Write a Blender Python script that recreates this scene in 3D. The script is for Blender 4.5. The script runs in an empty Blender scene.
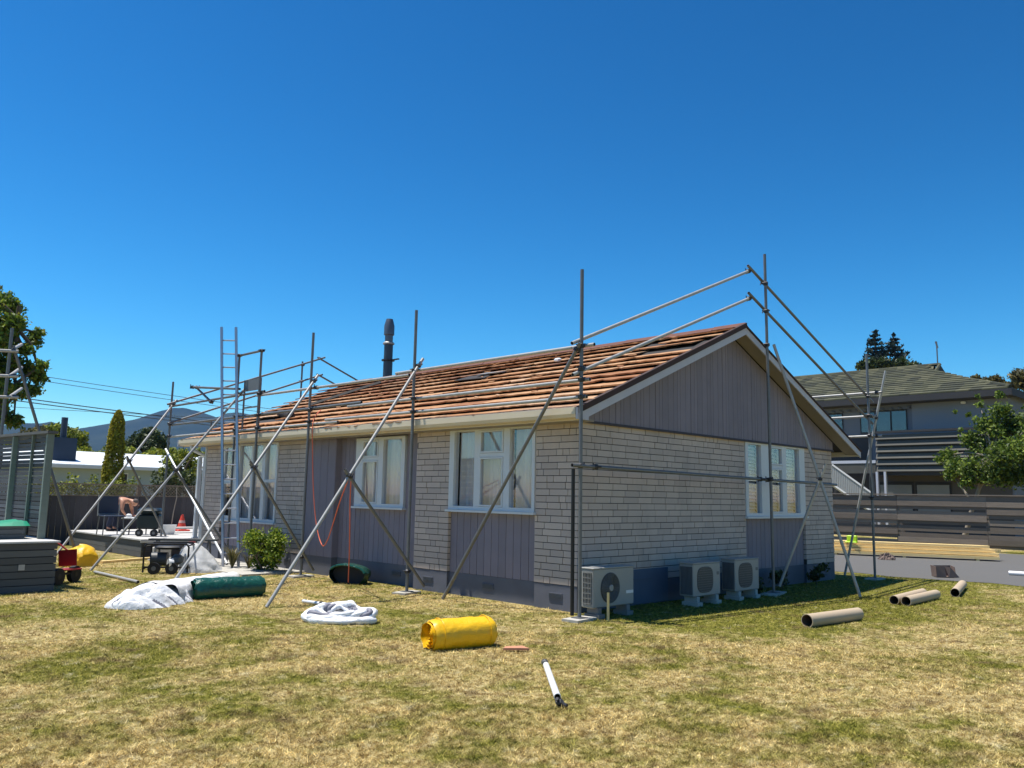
import bpy, math, random
import numpy as np
from mathutils import Vector, Matrix, noise as mnoise
random.seed(7); RS = np.random.RandomState(11)
C = bpy.context.scene.collection
R = math.radians
scene = bpy.context.scene

# ------------------------------------------------------------------ camera model (also used to place far things at a real distance)
CAM = Vector((-8.452, -7.22, 1.5)); FPX = 822.27
YAW, PIT, ROL = 0.782404, 0.135824, 0.018864
_f = Vector((math.sin(YAW)*math.cos(PIT), math.cos(YAW)*math.cos(PIT), math.sin(PIT)))
_r = Vector((math.cos(YAW), -math.sin(YAW), 0)); _u = _r.cross(_f)
RT = _r*math.cos(ROL) + _u*math.sin(ROL); UP = RT.cross(_f)
def at(x, y, X=None, Y=None, z=None):
    d = _f + RT*((x-512)/FPX) + UP*((384-y)/FPX)
    t = (z-CAM.z)/d.z if z is not None else ((X-CAM.x)/d.x if X is not None else (Y-CAM.y)/d.y)
    return CAM + d*t

# ------------------------------------------------------------------ materials
def s2l(c): return tuple(((v/12.92) if v <= .04045 else ((v+.055)/1.055)**2.4) for v in c)
class NT:
    def __init__(s, name):
        s.m = bpy.data.materials.new(name); s.m.use_nodes = True; s.t = s.m.node_tree
        s.b = s.t.nodes['Principled BSDF']; s.pos = None
    def n(s, typ, **k):
        o = s.t.nodes.new(typ)
        for a, v in k.items():
            if a.startswith('i_'):
                key = a[2:]; key = int(key) if key.isdigit() else key.replace('_', ' ')
                o.inputs[key].default_value = v
            else: setattr(o, a, v)
        return o
    def l(s, a, b): s.t.links.new(a, b)
    def P(s, scale=(1, 1, 1), world=False):
        if world: o = s.n('ShaderNodeNewGeometry').outputs['Position']
        else: o = s.n('ShaderNodeTexCoord').outputs['Object']
        if scale != (1, 1, 1):
            mp = s.n('ShaderNodeMapping'); mp.inputs['Scale'].default_value = scale
            s.l(o, mp.inputs['Vector']); o = mp.outputs['Vector']
        return o
    def noise(s, vec, scale, detail=4, rough=.6, out='Fac'):
        o = s.n('ShaderNodeTexNoise'); o.inputs['Scale'].default_value = scale; o.inputs['Detail'].default_value = detail
        o.inputs['Roughness'].default_value = rough
        if vec is not None: s.l(vec, o.inputs['Vector'])
        return o.outputs[out]
    def ramp(s, fac, stops, interp='LINEAR'):
        o = s.n('ShaderNodeValToRGB'); e = o.color_ramp.elements; o.color_ramp.interpolation = interp
        while len(e) < len(stops): e.new(.5)
        for i, (p, c) in enumerate(stops):
            e[i].position = p; e[i].color = (*c, 1) if len(c) == 3 else c
        s.l(fac, o.inputs['Fac']); return o.outputs['Color']
    def mix(s, fac, a, b, mode='MIX'):
        o = s.n('ShaderNodeMix', data_type='RGBA', blend_type=mode)
        for v, k in ((fac, 0), (a, 6), (b, 7)):
            if hasattr(v, 'links'): s.l(v, o.inputs[k])
            elif k == 0: o.inputs[0].default_value = v
            else: o.inputs[k].default_value = (*v, 1) if len(v) == 3 else v
        return o.outputs[2]
    def math(s, op, a, b=None, clamp=False):
        o = s.n('ShaderNodeMath', operation=op, use_clamp=clamp)
        for v, k in ((a, 0), (b, 1)):
            if v is None: continue
            if hasattr(v, 'links'): s.l(v, o.inputs[k])
            else: o.inputs[k].default_value = v
        return o.outputs[0]
    def isl(s): return s.n('ShaderNodeNewGeometry').outputs['Random Per Island']
    def bump(s, h, strength=.4, dist=.01):
        o = s.n('ShaderNodeBump'); o.inputs['Strength'].default_value = strength; o.inputs['Distance'].default_value = dist
        s.l(h, o.inputs['Height']); s.l(o.outputs[0], s.b.inputs['Normal'])
    def col(s, c):
        if hasattr(c, 'links'): s.l(c, s.b.inputs['Base Color'])
        else: s.b.inputs['Base Color'].default_value = (*c, 1)
    def set(s, **k):
        for a, v in k.items(): s.b.inputs[a.replace('_', ' ')].default_value = v
        return s.m
M = {}
def simple(name, col, rough=.6, metal=0, var=.15, scale=6, bump=.15, bscale=60, isl=.0, spec=.5, stretch=(1, 1, 1), bd=.004):
    t = NT(name); p = t.P(stretch)
    n = t.noise(p, scale, 5)
    f = t.math('MULTIPLY_ADD', n, 2*var); t.t.nodes[-1].inputs[2].default_value = 1-var
    if isl:
        g = t.math('MULTIPLY_ADD', t.isl(), 2*isl); t.t.nodes[-1].inputs[2].default_value = 1-isl
        f = t.math('MULTIPLY', f, g)
    cc = t.n('ShaderNodeVectorMath', operation='SCALE'); cc.inputs[0].default_value = col; t.l(f, cc.inputs['Scale'])
    t.col(cc.outputs[0])
    if bump: t.bump(t.noise(p, bscale, 3 if bd < .01 else 5, .6), bump, bd)
    M[name] = t.set(Roughness=rough, Metallic=metal); t.b.inputs['Specular IOR Level'].default_value = spec
    return M[name]
simple('galv', (.15, .152, .155), .45, .3, .35, 9, .1, 90)  # darker copy: shaded look of upright tubes put into the base colour
simple('galv_pale', (.36, .355, .34), .5, .2, .3, 9, .1, 90)  # lighter copy of the same metal, sunlit look of rails in its colour
simple('alu', (.40, .42, .46), .35, .7, .15, 9, 0)
simple('clamp', (.06, .06, .065), .5, .6, .3, 30, .2, 90)
simple('mortar', (.055, .05, .048), .9, 0, .2, 20, .3, 90)
simple('plinth', (.105, .11, .135), .8, 0, .3, 2.5, .3, 50)
simple('dark_void', (.02, .02, .022), .8, 0, .1, 3, 0)
simple('clad', (.212, .186, .22), .7, 0, .14, 3, .15, 60, isl=.07)
simple('clad_back', (.06, .055, .065), .9, 0, .1, 3, 0)
simple('white_paint', (.62, .64, .66), .45, 0, .08, 4, .08, 70)
simple('barge', (.46, .45, .49), .5, 0, .1, 4, .08, 70)
simple('gutter', (.62, .53, .38), .45, 0, .12, 2, .05, 60)
simple('soffit', (.25, .22, .19), .7, 0, .1, 2, .05, 60)
simple('curtain', (.62, .62, .60), .9, 0, .08, 5, .1, 80)
simple('blind', (.66, .66, .62), .7, 0, .06, 5, 0)
simple('ac_body', (.30, .30, .285), .45, 0, .06, 3, .03, 60)
simple('ac_dark', (.05, .055, .06), .5, 0, .2, 10, 0)
simple('ac_grey', (.13, .14, .15), .5, 0, .1, 10, 0)
simple('concrete', (.42, .40, .36), .9, 0, .2, 5, .4, 60)
simple('concrete_dark', (.2, .19, .18), .9, 0, .2, 5, .4, 60)
simple('yellow_tarp', (.80, .46, .008), .42, 0, .10, 4, .7, 9, bd=.02)
simple('green_tarp', (.01, .075, .055), .25, 0, .25, 5, .9, 9, bd=.03)
simple('green_dark', (.008, .045, .032), .4, 0, .25, 5, .9, 10, bd=.03)
simple('white_tarp', (.74, .74, .75), .5, 0, .07, 4, .8, 10, bd=.03)
simple('tarp_shade', (.16, .16, .2), .6, 0, .2, 6, .3, 14)  # shaded copy of white_tarp for fold valleys and inner folds
simple('cardboard', (.46, .36, .25), .8, 0, .08, 3, .1, 60)
simple('card_inside', (.14, .09, .06), .9, 0, .1, 3, .1, 60)
simple('timber', (.85, .62, .27), .7, 0, .16, 3, .2, 40, isl=.16, stretch=(1, 1, 1))
simple('grey_timber', (.095, .097, .095), .85, 0, .2, 2.5, .4, 30, isl=.18, stretch=(1, 1, 6))
simple('green_timber', (.15, .18, .155), .85, 0, .2, 2.5, .4, 30, isl=.12, stretch=(1, 1, 6))
simple('fence_dark', (.19, .148, .108), .85, 0, .3, 2.2, .4, 30, isl=.3, stretch=(1, 1, 7))
simple('fence_vert', (.055, .05, .052), .85, 0, .3, 2.2, .3, 30, isl=.25)
simple('deck_top', (.50, .49, .47), .8, 0, .15, 3, .2, 30, isl=.1)
simple('red_paint', (.32, .02, .02), .45, 0, .2, 8, .1, 60)
simple('rubber', (.012, .012, .013), .75, 0, .2, 8, .2, 60)
simple('black_metal', (.015, .015, .017), .4, .3, .2, 8, 0)
simple('cone_red', (.65, .06, .03), .5, 0, .1, 8, 0)
simple('orange_rope', (.65, .13, .06), .7, 0, .1, 20, 0)
simple('terracotta', (.48, .22, .13), .8, 0, .2, 20, .3, 80)
simple('bark', (.11, .085, .06), .95, 0, .35, 8, .8, 25)
simple('bark_pale', (.26, .22, .17), .95, 0, .3, 8, .8, 25)
simple('wall_pale', (.35, .42, .46), .8, 0, .08, 2, .1, 30)
simple('white_roof', (.72, .76, .78), .5, 0, .05, 1, .1, 30)
simple('blue_dark', (.02, .035, .07), .5, 0, .2, 3, 0)
simple('n_wall', (.15, .165, .20), .8, 0, .1, 1, .2, 12)
simple('n_dark', (.035, .035, .04), .8, 0, .2, 1, 0)
simple('n_trim', (.55, .56, .62), .5, 0, .08, 2, 0)
simple('n_board', (.085, .082, .07), .8, 0, .2, 2, .2, 20, isl=.15)
simple('skin', (.52, .25, .15), .5, 0, .1, 8, 0)
simple('shorts', (.02, .025, .05), .9, 0, .1, 8, 0)
simple('hair', (.10, .08, .07), .8, 0, .3, 30, .5, 60)
simple('plastic_white', (.75, .75, .75), .35, 0, .04, 8, 0)
simple('lime', (.50, .75, .02), .5, 0, .05, 8, 0)
simple('underlay', (.02, .018, .018), .8, 0, .3, 8, .4, 20)
simple('wire', (.035, .045, .06), .6, 0, .1, 1, 0)
def glass(name, tint=(.9, .95, 1)):
    t = NT(name); g = t.n('ShaderNodeBsdfGlossy'); g.inputs['Roughness'].default_value = .03; g.inputs['Color'].default_value = (.95, .97, 1, 1)
    tr = t.n('ShaderNodeBsdfTransparent'); tr.inputs['Color'].default_value = (*tint, 1)
    lw = t.n('ShaderNodeLayerWeight'); lw.inputs['Blend'].default_value = .5; fo = t.math('MULTIPLY_ADD', t.math('POWER', lw.outputs['Facing'], 4.0), .9); t.t.nodes[-1].inputs[2].default_value = .07
    mx = t.n('ShaderNodeMixShader'); t.l(fo, mx.inputs[0]); t.l(tr.outputs[0], mx.inputs[1]); t.l(g.outputs[0], mx.inputs[2])
    t.l(mx.outputs[0], t.t.nodes['Material Output'].inputs['Surface']); M[name] = t.m
glass('glass', (.95, .94, .95)); glass('glass_dark', (.62, .62, .64))
def mk_brick():
    t = NT('brick'); p = t.P(); i = t.isl()
    a = t.ramp(i, [(0, (.50, .415, .37)), (.45, (.59, .49, .43)), (.8, (.64, .53, .46)), (1, (.53, .44, .39))])
    n = t.noise(p, 45, 6, .7); c = t.mix(t.math('MULTIPLY', n, .5), a, (.33, .28, .25))
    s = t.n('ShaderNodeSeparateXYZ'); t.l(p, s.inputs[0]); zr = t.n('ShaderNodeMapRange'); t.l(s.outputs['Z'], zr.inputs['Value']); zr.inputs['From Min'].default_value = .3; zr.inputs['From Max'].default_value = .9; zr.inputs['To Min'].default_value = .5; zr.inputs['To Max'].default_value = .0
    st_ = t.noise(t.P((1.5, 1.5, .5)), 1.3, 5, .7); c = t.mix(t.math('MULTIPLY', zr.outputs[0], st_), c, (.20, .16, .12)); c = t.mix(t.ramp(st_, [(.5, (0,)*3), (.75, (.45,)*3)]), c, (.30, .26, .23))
    t.col(c); t.bump(t.noise(p, 55, 6, .75), .7, .006); M['brick'] = t.set(Roughness=.85)
mk_brick()
def mk_shake():
    t = NT('shake'); p = t.P(); i = t.isl()
    a = t.ramp(i, [(0, (.32, .14, .065)), (.15, (.44, .225, .105)), (.5, (.52, .285, .14)), (.8, (.57, .345, .185)), (.96, (.60, .40, .25)), (1, (.16, .07, .04))])
    g = t.noise(t.P((1.2, 14, 1.2)), 3, 5, .7); a = t.mix(t.ramp(g, [(.35, (0,)*3), (.7, (.7,)*3)]), a, (.20, .085, .04))
    # the weathered maroon patch towards the far ridge
    big = t.noise(p, .55, 3, .5); s = t.n('ShaderNodeSeparateXYZ'); t.l(p, s.inputs[0])
    h = t.n('ShaderNodeMapRange'); t.l(s.outputs['Z'], h.inputs['Value']); h.inputs['From Min'].default_value = 3.5; h.inputs['From Max'].default_value = 4.3
    y = t.n('ShaderNodeMapRange'); t.l(s.outputs['Y'], y.inputs['Value']); y.inputs['From Min'].default_value = 0; y.inputs['From Max'].default_value = 4
    f = t.math('MULTIPLY', t.math('MULTIPLY', h.outputs[0], y.outputs[0]), t.ramp(big, [(.35, (.35,)*3), (.6, (1,)*3)]))
    a = t.mix(t.math('MULTIPLY', f, .85), a, (.14, .045, .03))
    t.col(a); t.bump(t.noise(t.P((1, 12, 1)), 12, 5, .7), .6, .01); M['shake'] = t.set(Roughness=.8); t.b.inputs['Specular IOR Level'].default_value = .25
mk_shake()
def lawn_color(t, blade=False):
    p = t.P(world=True)
    n1 = t.noise(p, .42, 3, .55); n2 = t.noise(p, 2.4, 6, .7); n3 = t.noise(p, 13, 5, .75); n4 = t.noise(p, 60, 3, .7)
    straw = t.ramp(n3, [(.33, (.17, .10, .035)), (.46, (.45, .335, .13)), (.60, (.80, .66, .34))])
    green = t.ramp(n3, [(.33, (.05, .06, .008)), (.47, (.18, .18, .025)), (.63, (.42, .37, .09))])
    s = t.n('ShaderNodeSeparateXYZ'); t.l(p, s.inputs[0])
    # greener strip kept moist along the shaded gable wall
    yy = t.math('ABSOLUTE', t.math('ADD', s.outputs['Y'], 1.2)); yb = t.n('ShaderNodeMapRange'); t.l(yy, yb.inputs['Value'])
    yb.inputs['From Min'].default_value = .4; yb.inputs['From Max'].default_value = 2.2; yb.inputs['To Min'].default_value = .30; yb.inputs['To Max'].default_value = 0
    xb = t.n('ShaderNodeMapRange'); t.l(s.outputs['X'], xb.inputs['Value']); xb.inputs['From Min'].default_value = -.5; xb.inputs['From Max'].default_value = 1.5
    bias = t.math('MULTIPLY', yb.outputs[0], xb.outputs[0])
    a = t.math('ADD', t.math('MULTIPLY', n1, .60), t.math('MULTIPLY', n2, .80)); a = t.math('ADD', a, bias)
    f = t.ramp(a, [(.63, (0,)*3), (.79, (1,)*3)])
    c = t.mix(f, straw, green)
    br = t.noise(p, 2.6, 4, .7); c = t.mix(t.ramp(br, [(.54, (0,)*3), (.68, (.75,)*3)]), c, (.17, .11, .055)); b2 = t.noise(p, 5.5, 3, .6); c = t.mix(t.ramp(b2, [(.60, (0,)*3), (.72, (.7,)*3)]), c, (.66, .58, .36))
    return c, n4, f
def mk_lawn():
    t = NT('lawn'); c, n4, f = lawn_color(t); k = t.ramp(n4, [(.25, (.38,)*3), (.7, (1.05,)*3)])
    t.col(t.mix(1, c, k, 'MULTIPLY')); t.bump(n4, .9, .03); M['lawn'] = t.set(Roughness=.95); t.b.inputs['Specular IOR Level'].default_value = .1
    t = NT('blade'); c, n4, f = lawn_color(t); i = t.isl()
    k = t.ramp(i, [(0, (.62, .62, .62)), (.5, (1.0, 1.0, .95)), (.85, (1.3, 1.25, 1.1)), (1, (1.75, 1.7, 1.5))])
    c = t.mix(1, c, k, 'MULTIPLY'); t.col(c)
    tl = t.n('ShaderNodeBsdfTranslucent'); t.l(c, tl.inputs['Color']); mx = t.n('ShaderNodeMixShader'); mx.inputs[0].default_value = .35
    t.l(t.b.outputs[0], mx.inputs[1]); t.l(tl.outputs[0], mx.inputs[2]); t.l(mx.outputs[0], t.t.nodes['Material Output'].inputs['Surface'])
    M['blade'] = t.set(Roughness=.7); t.b.inputs['Specular IOR Level'].default_value = .2
mk_lawn()
def mk_leaf(name, stops, trans=.35):
    t = NT(name); c = t.ramp(t.isl(), stops); n = t.noise(t.P(), 1.1, 2)
    c = t.mix(1, c, t.ramp(n, [(.3, (.7,)*3), (.7, (1.25,)*3)]), 'MULTIPLY'); t.col(c)
    tl = t.n('ShaderNodeBsdfTranslucent'); t.l(c, tl.inputs['Color']); mx = t.n('ShaderNodeMixShader'); mx.inputs[0].default_value = trans
    t.l(t.b.outputs[0], mx.inputs[1]); t.l(tl.outputs[0], mx.inputs[2]); t.l(mx.outputs[0], t.t.nodes['Material Output'].inputs['Surface'])
    M[name] = t.set(Roughness=.55); t.b.inputs['Specular IOR Level'].default_value = .3
mk_leaf('leaf_left', [(0, (.03, .06, .012)), (.5, (.11, .19, .02)), (.85, (.26, .33, .04)), (1, (.22, .17, .03))])
mk_leaf('leaf_right', [(0, (.03, .06, .01)), (.5, (.10, .16, .02)), (1, (.26, .32, .05))])
mk_leaf('leaf_bush', [(0, (.05, .10, .01)), (.5, (.14, .22, .02)), (1, (.38, .42, .04))])
mk_leaf('leaf_conifer', [(0, (.13, .12, .012)), (.5, (.32, .29, .025)), (1, (.46, .42, .04))], .2)
mk_leaf('leaf_spruce', [(0, (.01, .02, .016)), (.6, (.022, .042, .035)), (1, (.04, .06, .045))], .1)
mk_leaf('leaf_dark', [(0, (.02, .035, .012)), (.6, (.05, .075, .02)), (1, (.09, .11, .03))], .2)
mk_leaf('leaf_hedge', [(0, (.07, .10, .01)), (.6, (.20, .24, .03)), (1, (.38, .38, .04))], .3)
mk_leaf('leaf_olive', [(0, (.06, .06, .02)), (.6, (.13, .12, .04)), (1, (.20, .16, .06))], .3)
def mk_asphalt():
    t = NT('asphalt'); p = t.P(world=True); n = t.noise(p, 90, 4, .8); b = t.noise(p, .7, 4)
    c = t.ramp(n, [(.3, (.070, .067, .062)), (.7, (.135, .13, .122))]); t.col(t.mix(t.math('MULTIPLY', b, .5), c, (.115, .11, .105))); t.bump(n, .5, .01)
    M['asphalt'] = t.set(Roughness=.9)
mk_asphalt()
def mk_nroof():
    t = NT('n_roof'); p = t.P(); s = t.n('ShaderNodeSeparateXYZ'); t.l(p, s.inputs[0])
    v = t.n('ShaderNodeTexVoronoi'); v.inputs['Scale'].default_value = 1; v.inputs['Randomness'].default_value = .3
    mp = t.n('ShaderNodeMapping'); mp.inputs['Scale'].default_value = (2.4, 1.9, 0); t.l(p, mp.inputs[0]); t.l(mp.outputs[0], v.inputs['Vector'])
    n = t.noise(p, 1.1, 4); c = t.ramp(v.outputs['Color'], [(.15, (.022, .026, .013)), (.5, (.060, .064, .03)), (.9, (.12, .115, .06))])
    c = t.mix(t.math('MULTIPLY', n, .5), c, (.05, .048, .03)); t.col(c); M['n_roof'] = t.set(Roughness=.85)
mk_nroof()
def mk_hill():
    t = NT('hill'); p = t.P(world=True); n = t.noise(p, .006, 6, .65); n2 = t.noise(p, .03, 4, .7)
    c = t.ramp(n, [(.3, (.018, .032, .03)), (.6, (.04, .055, .04)), (.8, (.065, .065, .05))]); t.col(t.mix(t.math('MULTIPLY', n2, .5), c, (.02, .03, .018)))
    M['hill'] = t.set(Roughness=1); t.b.inputs['Specular IOR Level'].default_value = 0
mk_hill()
simple('verge', (.045, .022, .018), .8, 0, .2, 6, .2, 40)
simple('terracotta_dark', (.13, .05, .035), .85, 0, .35, 5, .4, 30)
simple('flue', (.05, .065, .085), .4, .5, .2, 5, .05, 40)
simple('flue_cowl', (.11, .13, .16), .4, .5, .2, 5, .05, 40)
simple('hatch', (.07, .10, .15), .7, 0, .15, 3, .1, 40)
simple('white_tube', (.70, .71, .72), .4, .1, .12, 9, .05, 60)
simple('card_brown', (.17, .12, .10), .85, 0, .2, 5, .2, 40)
def mk_bag():
    t = NT('bag_white'); t.col((.78, .79, .8)); tl = t.n('ShaderNodeBsdfTranslucent'); tl.inputs['Color'].default_value = (.8, .8, .8, 1); mx = t.n('ShaderNodeMixShader'); mx.inputs[0].default_value = .3
    t.l(t.b.outputs[0], mx.inputs[1]); t.l(tl.outputs[0], mx.inputs[2]); t.l(mx.outputs[0], t.t.nodes['Material Output'].inputs['Surface']); t.bump(t.noise(t.P(), 16, 4), .5, .02); M['bag_white'] = t.set(Roughness=.3)
mk_bag()

simple('bbq_black', (.012, .02, .022), .35, .1, .2, 8, 0)
simple('cone_band', (.6, .35, .3), .5, 0, .1, 8, 0)
simple('green_bright', (.01, .26, .15), .5, 0, .12, 8, .2, 20)
simple('n_pale', (.21, .23, .27), .8, 0, .06, 1, .05, 12)
simple('n_curtain', (.42, .47, .52), .8, 0, .15, 2, 0)
simple('n_curtain2', (.20, .21, .22), .8, 0, .1, 2, 0)
simple('n_brownwall', (.075, .065, .06), .8, 0, .1, 1, .1, 12)
simple('n_stair', (.33, .34, .34), .6, 0, .1, 1, .1, 12)
simple('screen_slat', (.055, .06, .068), .85, 0, .35, 3, .4, 30, isl=.4, stretch=(1, 1, 6))


# ------------------------------------------------------------------ mesh builder
class MB:
    def __init__(s): s.v = []; s.f = []; s.m = []; s.cur = 0
    def add(s, vs, fs, m=None):
        n = len(s.v); s.v += [tuple(v) for v in vs]; s.f += [tuple(i+n for i in f) for f in fs]; s.m += [s.cur if m is None else m]*len(fs); return s
    def box(s, a, b, m=None, rot=None, piv=None):
        (x0, y0, z0), (x1, y1, z1) = a, b
        vs = [Vector(v) for v in ((x0, y0, z0), (x1, y0, z0), (x1, y1, z0), (x0, y1, z0), (x0, y0, z1), (x1, y0, z1), (x1, y1, z1), (x0, y1, z1))]
        if rot is not None:
            pv = Vector(piv) if piv is not None else Vector(((x0+x1)/2, (y0+y1)/2, (z0+z1)/2)); vs = [rot @ (v-pv)+pv for v in vs]
        return s.add(vs, [(0, 3, 2, 1), (4, 5, 6, 7), (0, 1, 5, 4), (1, 2, 6, 5), (2, 3, 7, 6), (3, 0, 4, 7)], m)
    def bbox(s, c, sz, m=None, rot=None, bev=.01):
        # a box with chamfered vertical and horizontal edges (rounded slab) made of 3 stacked rings
        cx, cy, cz = c; hx, hy, hz = sz[0]/2, sz[1]/2, sz[2]/2; b = min(bev, hx*.9, hy*.9, hz*.9); rings = []
        for (z, ins) in ((-hz, b), (-hz+b, 0), (hz-b, 0), (hz, b)):
            x, y = hx-ins, hy-ins; k = b
            rings.append([(-x+k, -y, z), (x-k, -y, z), (x, -y+k, z), (x, y-k, z), (x-k, y, z), (-x+k, y, z), (-x, y-k, z), (-x, -y+k, z)])
        vs = [Vector(v) for r in rings for v in r]
        if rot is not None: vs = [rot @ v for v in vs]
        vs = [v+Vector(c) for v in vs]; fs = [tuple(range(7, -1, -1)), tuple(range(24, 32))]
        for r in range(3):
            for i in range(8): j = (i+1) % 8; fs.append((r*8+i, r*8+j, r*8+8+j, r*8+8+i))
        return s.add(vs, fs, m)
    def tube(s, p0, p1, r, n=10, m=None, r1=None, cap=True):
        return s.path([p0, p1], [r, r if r1 is None else r1], n, m, cap)
    def path(s, pts, rad, n=8, m=None, cap=True):
        pts = [Vector(p) for p in pts]; N = len(pts)
        if not hasattr(rad, '__len__'): rad = [rad]*N
        vs = []; up = None
        for i, p in enumerate(pts):
            t = (pts[min(i+1, N-1)]-pts[max(i-1, 0)]).normalized()
            if up is None: up = Vector((0, 0, 1)) if abs(t.z) < .9 else Vector((1, 0, 0))
            a = t.cross(up).normalized(); b = t.cross(a).normalized(); up = -b if False else (a.cross(t)).normalized()
            for k in range(n):
                w = 2*math.pi*k/n; vs.append(p+(a*math.cos(w)+b*math.sin(w))*rad[i])
        fs = []
        for i in range(N-1):
            for k in range(n): j = (k+1) % n; fs.append((i*n+k, i*n+j, i*n+n+j, i*n+n+k))
        if cap: fs += [tuple(range(n-1, -1, -1)), tuple(range((N-1)*n, N*n))]
        return s.add(vs, fs, m)
    def hollow(s, p0, p1, r, ri, n=20, m=0, mi=1):
        p0 = Vector(p0); p1 = Vector(p1); t = (p1-p0).normalized(); up = Vector((0, 0, 1)) if abs(t.z) < .9 else Vector((1, 0, 0)); a = t.cross(up).normalized(); b = t.cross(a)
        def ring(p, q): return [p+(a*math.cos(2*math.pi*k/n)+b*math.sin(2*math.pi*k/n))*q for k in range(n)]
        vs = ring(p0, r)+ring(p1, r)+ring(p1, ri)+ring(p0, ri); F = []; G = []
        for k in range(n):
            j = (k+1) % n
            F.append((k, j, n+j, n+k)); F.append((n+k, n+j, 2*n+j, 2*n+k)); G.append((2*n+k, 2*n+j, 3*n+j, 3*n+k)); F.append((3*n+k, 3*n+j, j, k))
        s.add(vs, F, m); o = len(s.v)-4*n; s.f += [tuple(i+o for i in f) for f in G]; s.m += [mi]*len(G); return s
    def lathe(s, c, prof, n=16, m=None, axis='z'):
        c = Vector(c); vs = []
        for (r, h) in prof:
            for k in range(n):
                w = 2*math.pi*k/n; q = (r*math.cos(w), r*math.sin(w), h)
                if axis == 'y': q = (q[0], q[2], q[1])
                if axis == 'x': q = (q[2], q[0], q[1])
                vs.append(c+Vector(q))
        fs = []
        for i in range(len(prof)-1):
            for k in range(n): j = (k+1) % n; fs.append((i*n+k, i*n+j, i*n+n+j, i*n+n+k))
        fs += [tuple(range(n-1, -1, -1)), tuple(range((len(prof)-1)*n, len(prof)*n))]
        return s.add(vs, fs, m)
    def prism(s, poly, d, m=None):
        # poly: 3D points of a planar polygon, d: extrusion vector
        n = len(poly); d = Vector(d); vs = [Vector(p) for p in poly]+[Vector(p)+d for p in poly]
        fs = [tuple(range(n-1, -1, -1)), tuple(range(n, 2*n))]+[(i, (i+1) % n, n+(i+1) % n, n+i) for i in range(n)]
        return s.add(vs, fs, m)
    def torus(s, c, R0, r, axis='y', n=24, k=8, m=None):
        c = Vector(c); vs = []
        for i in range(n):
            w = 2*math.pi*i/n
            for j in range(k):
                q = 2*math.pi*j/k; a = (R0+r*math.cos(q)); v = (a*math.cos(w), a*math.sin(w), r*math.sin(q))
                if axis == 'y': v = (v[0], v[2], v[1])
                if axis == 'x': v = (v[2], v[0], v[1])
                vs.append(c+Vector(v))
        fs = [(i*k+j, ((i+1) % n)*k+j, ((i+1) % n)*k+(j+1) % k, i*k+(j+1) % k) for i in range(n) for j in range(k)]
        return s.add(vs, fs, m)
    def build(s, name, mats, parent=None, smooth=False, recalc=True, off=None):
        me = bpy.data.meshes.new(name); o0 = Vector(off) if off is not None else Vector((0, 0, 0))
        if parent is not None and off is None: o0 = wpos(parent)
        me.from_pydata([tuple(Vector(v)-o0) for v in s.v], [], s.f)
        if not isinstance(mats, (list, tuple)): mats = [mats]
        for m in mats: me.materials.append(M[m] if isinstance(m, str) else m)
        me.polygons.foreach_set('material_index', s.m)
        if recalc:
            import bmesh
            bm = bmesh.new(); bm.from_mesh(me); bmesh.ops.recalc_face_normals(bm, faces=bm.faces); bm.to_mesh(me); bm.free()
        if smooth:
            me.polygons.foreach_set('use_smooth', [True]*len(me.polygons))
            try: me.set_sharp_from_angle(angle=R(40))
            except Exception: pass
        me.update(); o = bpy.data.objects.new(name, me); C.objects.link(o)
        if parent is not None: o.parent = parent
        elif off is not None: o.location = off
        return o
def wpos(o):
    p = Vector((0, 0, 0))
    while o is not None: p += Vector(o.location); o = o.parent
    return p
def thing(name, label, cat, loc=(0, 0, 0), group=None):
    o = bpy.data.objects.new(name, None); C.objects.link(o); o.location = loc; o.empty_display_size = .2
    o['label'] = label; o['category'] = cat
    if group: o['group'] = group
    return o
def tag(o, label, cat, group=None):
    o['label'] = label; o['category'] = cat
    if group: o['group'] = group
    return o
def struct(o): o['kind'] = 'structure'; return o
def stuff(o, label=None, cat=None):
    o['kind'] = 'stuff'
    if label: o['label'] = label
    if cat: o['category'] = cat
    return o
def copy_tree(o, parent=None):
    c = o.copy(); C.objects.link(c); c.parent = parent
    for ch in list(o.children): copy_tree(ch, c)
    return c
def Rz(a): return Matrix.Rotation(a, 3, 'Z')

# ------------------------------------------------------------------ foliage
def leaves(name, pts, size, mat, parent=None, aspect=.6, droop=.3, normals=None, svar=.5):
    """pts: Nx3 array of world leaf centres -> one mesh of bent leaf quads"""
    N = len(pts); me = bpy.data.meshes.new(name); o0 = np.array(wpos(parent) if parent is not None else (0, 0, 0))
    d = RS.normal(size=(N, 3)); d[:, 2] -= droop; d /= np.linalg.norm(d, axis=1)[:, None]
    e = RS.normal(size=(N, 3)); e[:, 2] *= .6
    e -= (e*d).sum(1)[:, None]*d; e /= np.linalg.norm(e, axis=1)[:, None]; nn = np.cross(d, e)
    s = size*(1+svar*(RS.rand(N, 1)*2-1)); w = s*aspect
    P0 = pts-d*s*.5-o0; V = np.stack([P0, P0+d*s*.45+e*w*.5+nn*s*.08, P0+d*s, P0+d*s*.45-e*w*.5+nn*s*.08], 1).reshape(-1, 3)
    me.vertices.add(4*N); me.vertices.foreach_set('co', V.ravel().astype('f'))
    me.loops.add(4*N); me.loops.foreach_set('vertex_index', np.arange(4*N, dtype='i'))
    me.polygons.add(N); me.polygons.foreach_set('loop_start', np.arange(0, 4*N, 4, dtype='i'))
    me.materials.append(M[mat]); me.update(calc_edges=True)
    o = bpy.data.objects.new(name, me); C.objects.link(o)
    if parent is not None: o.parent = parent
    return o
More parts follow.
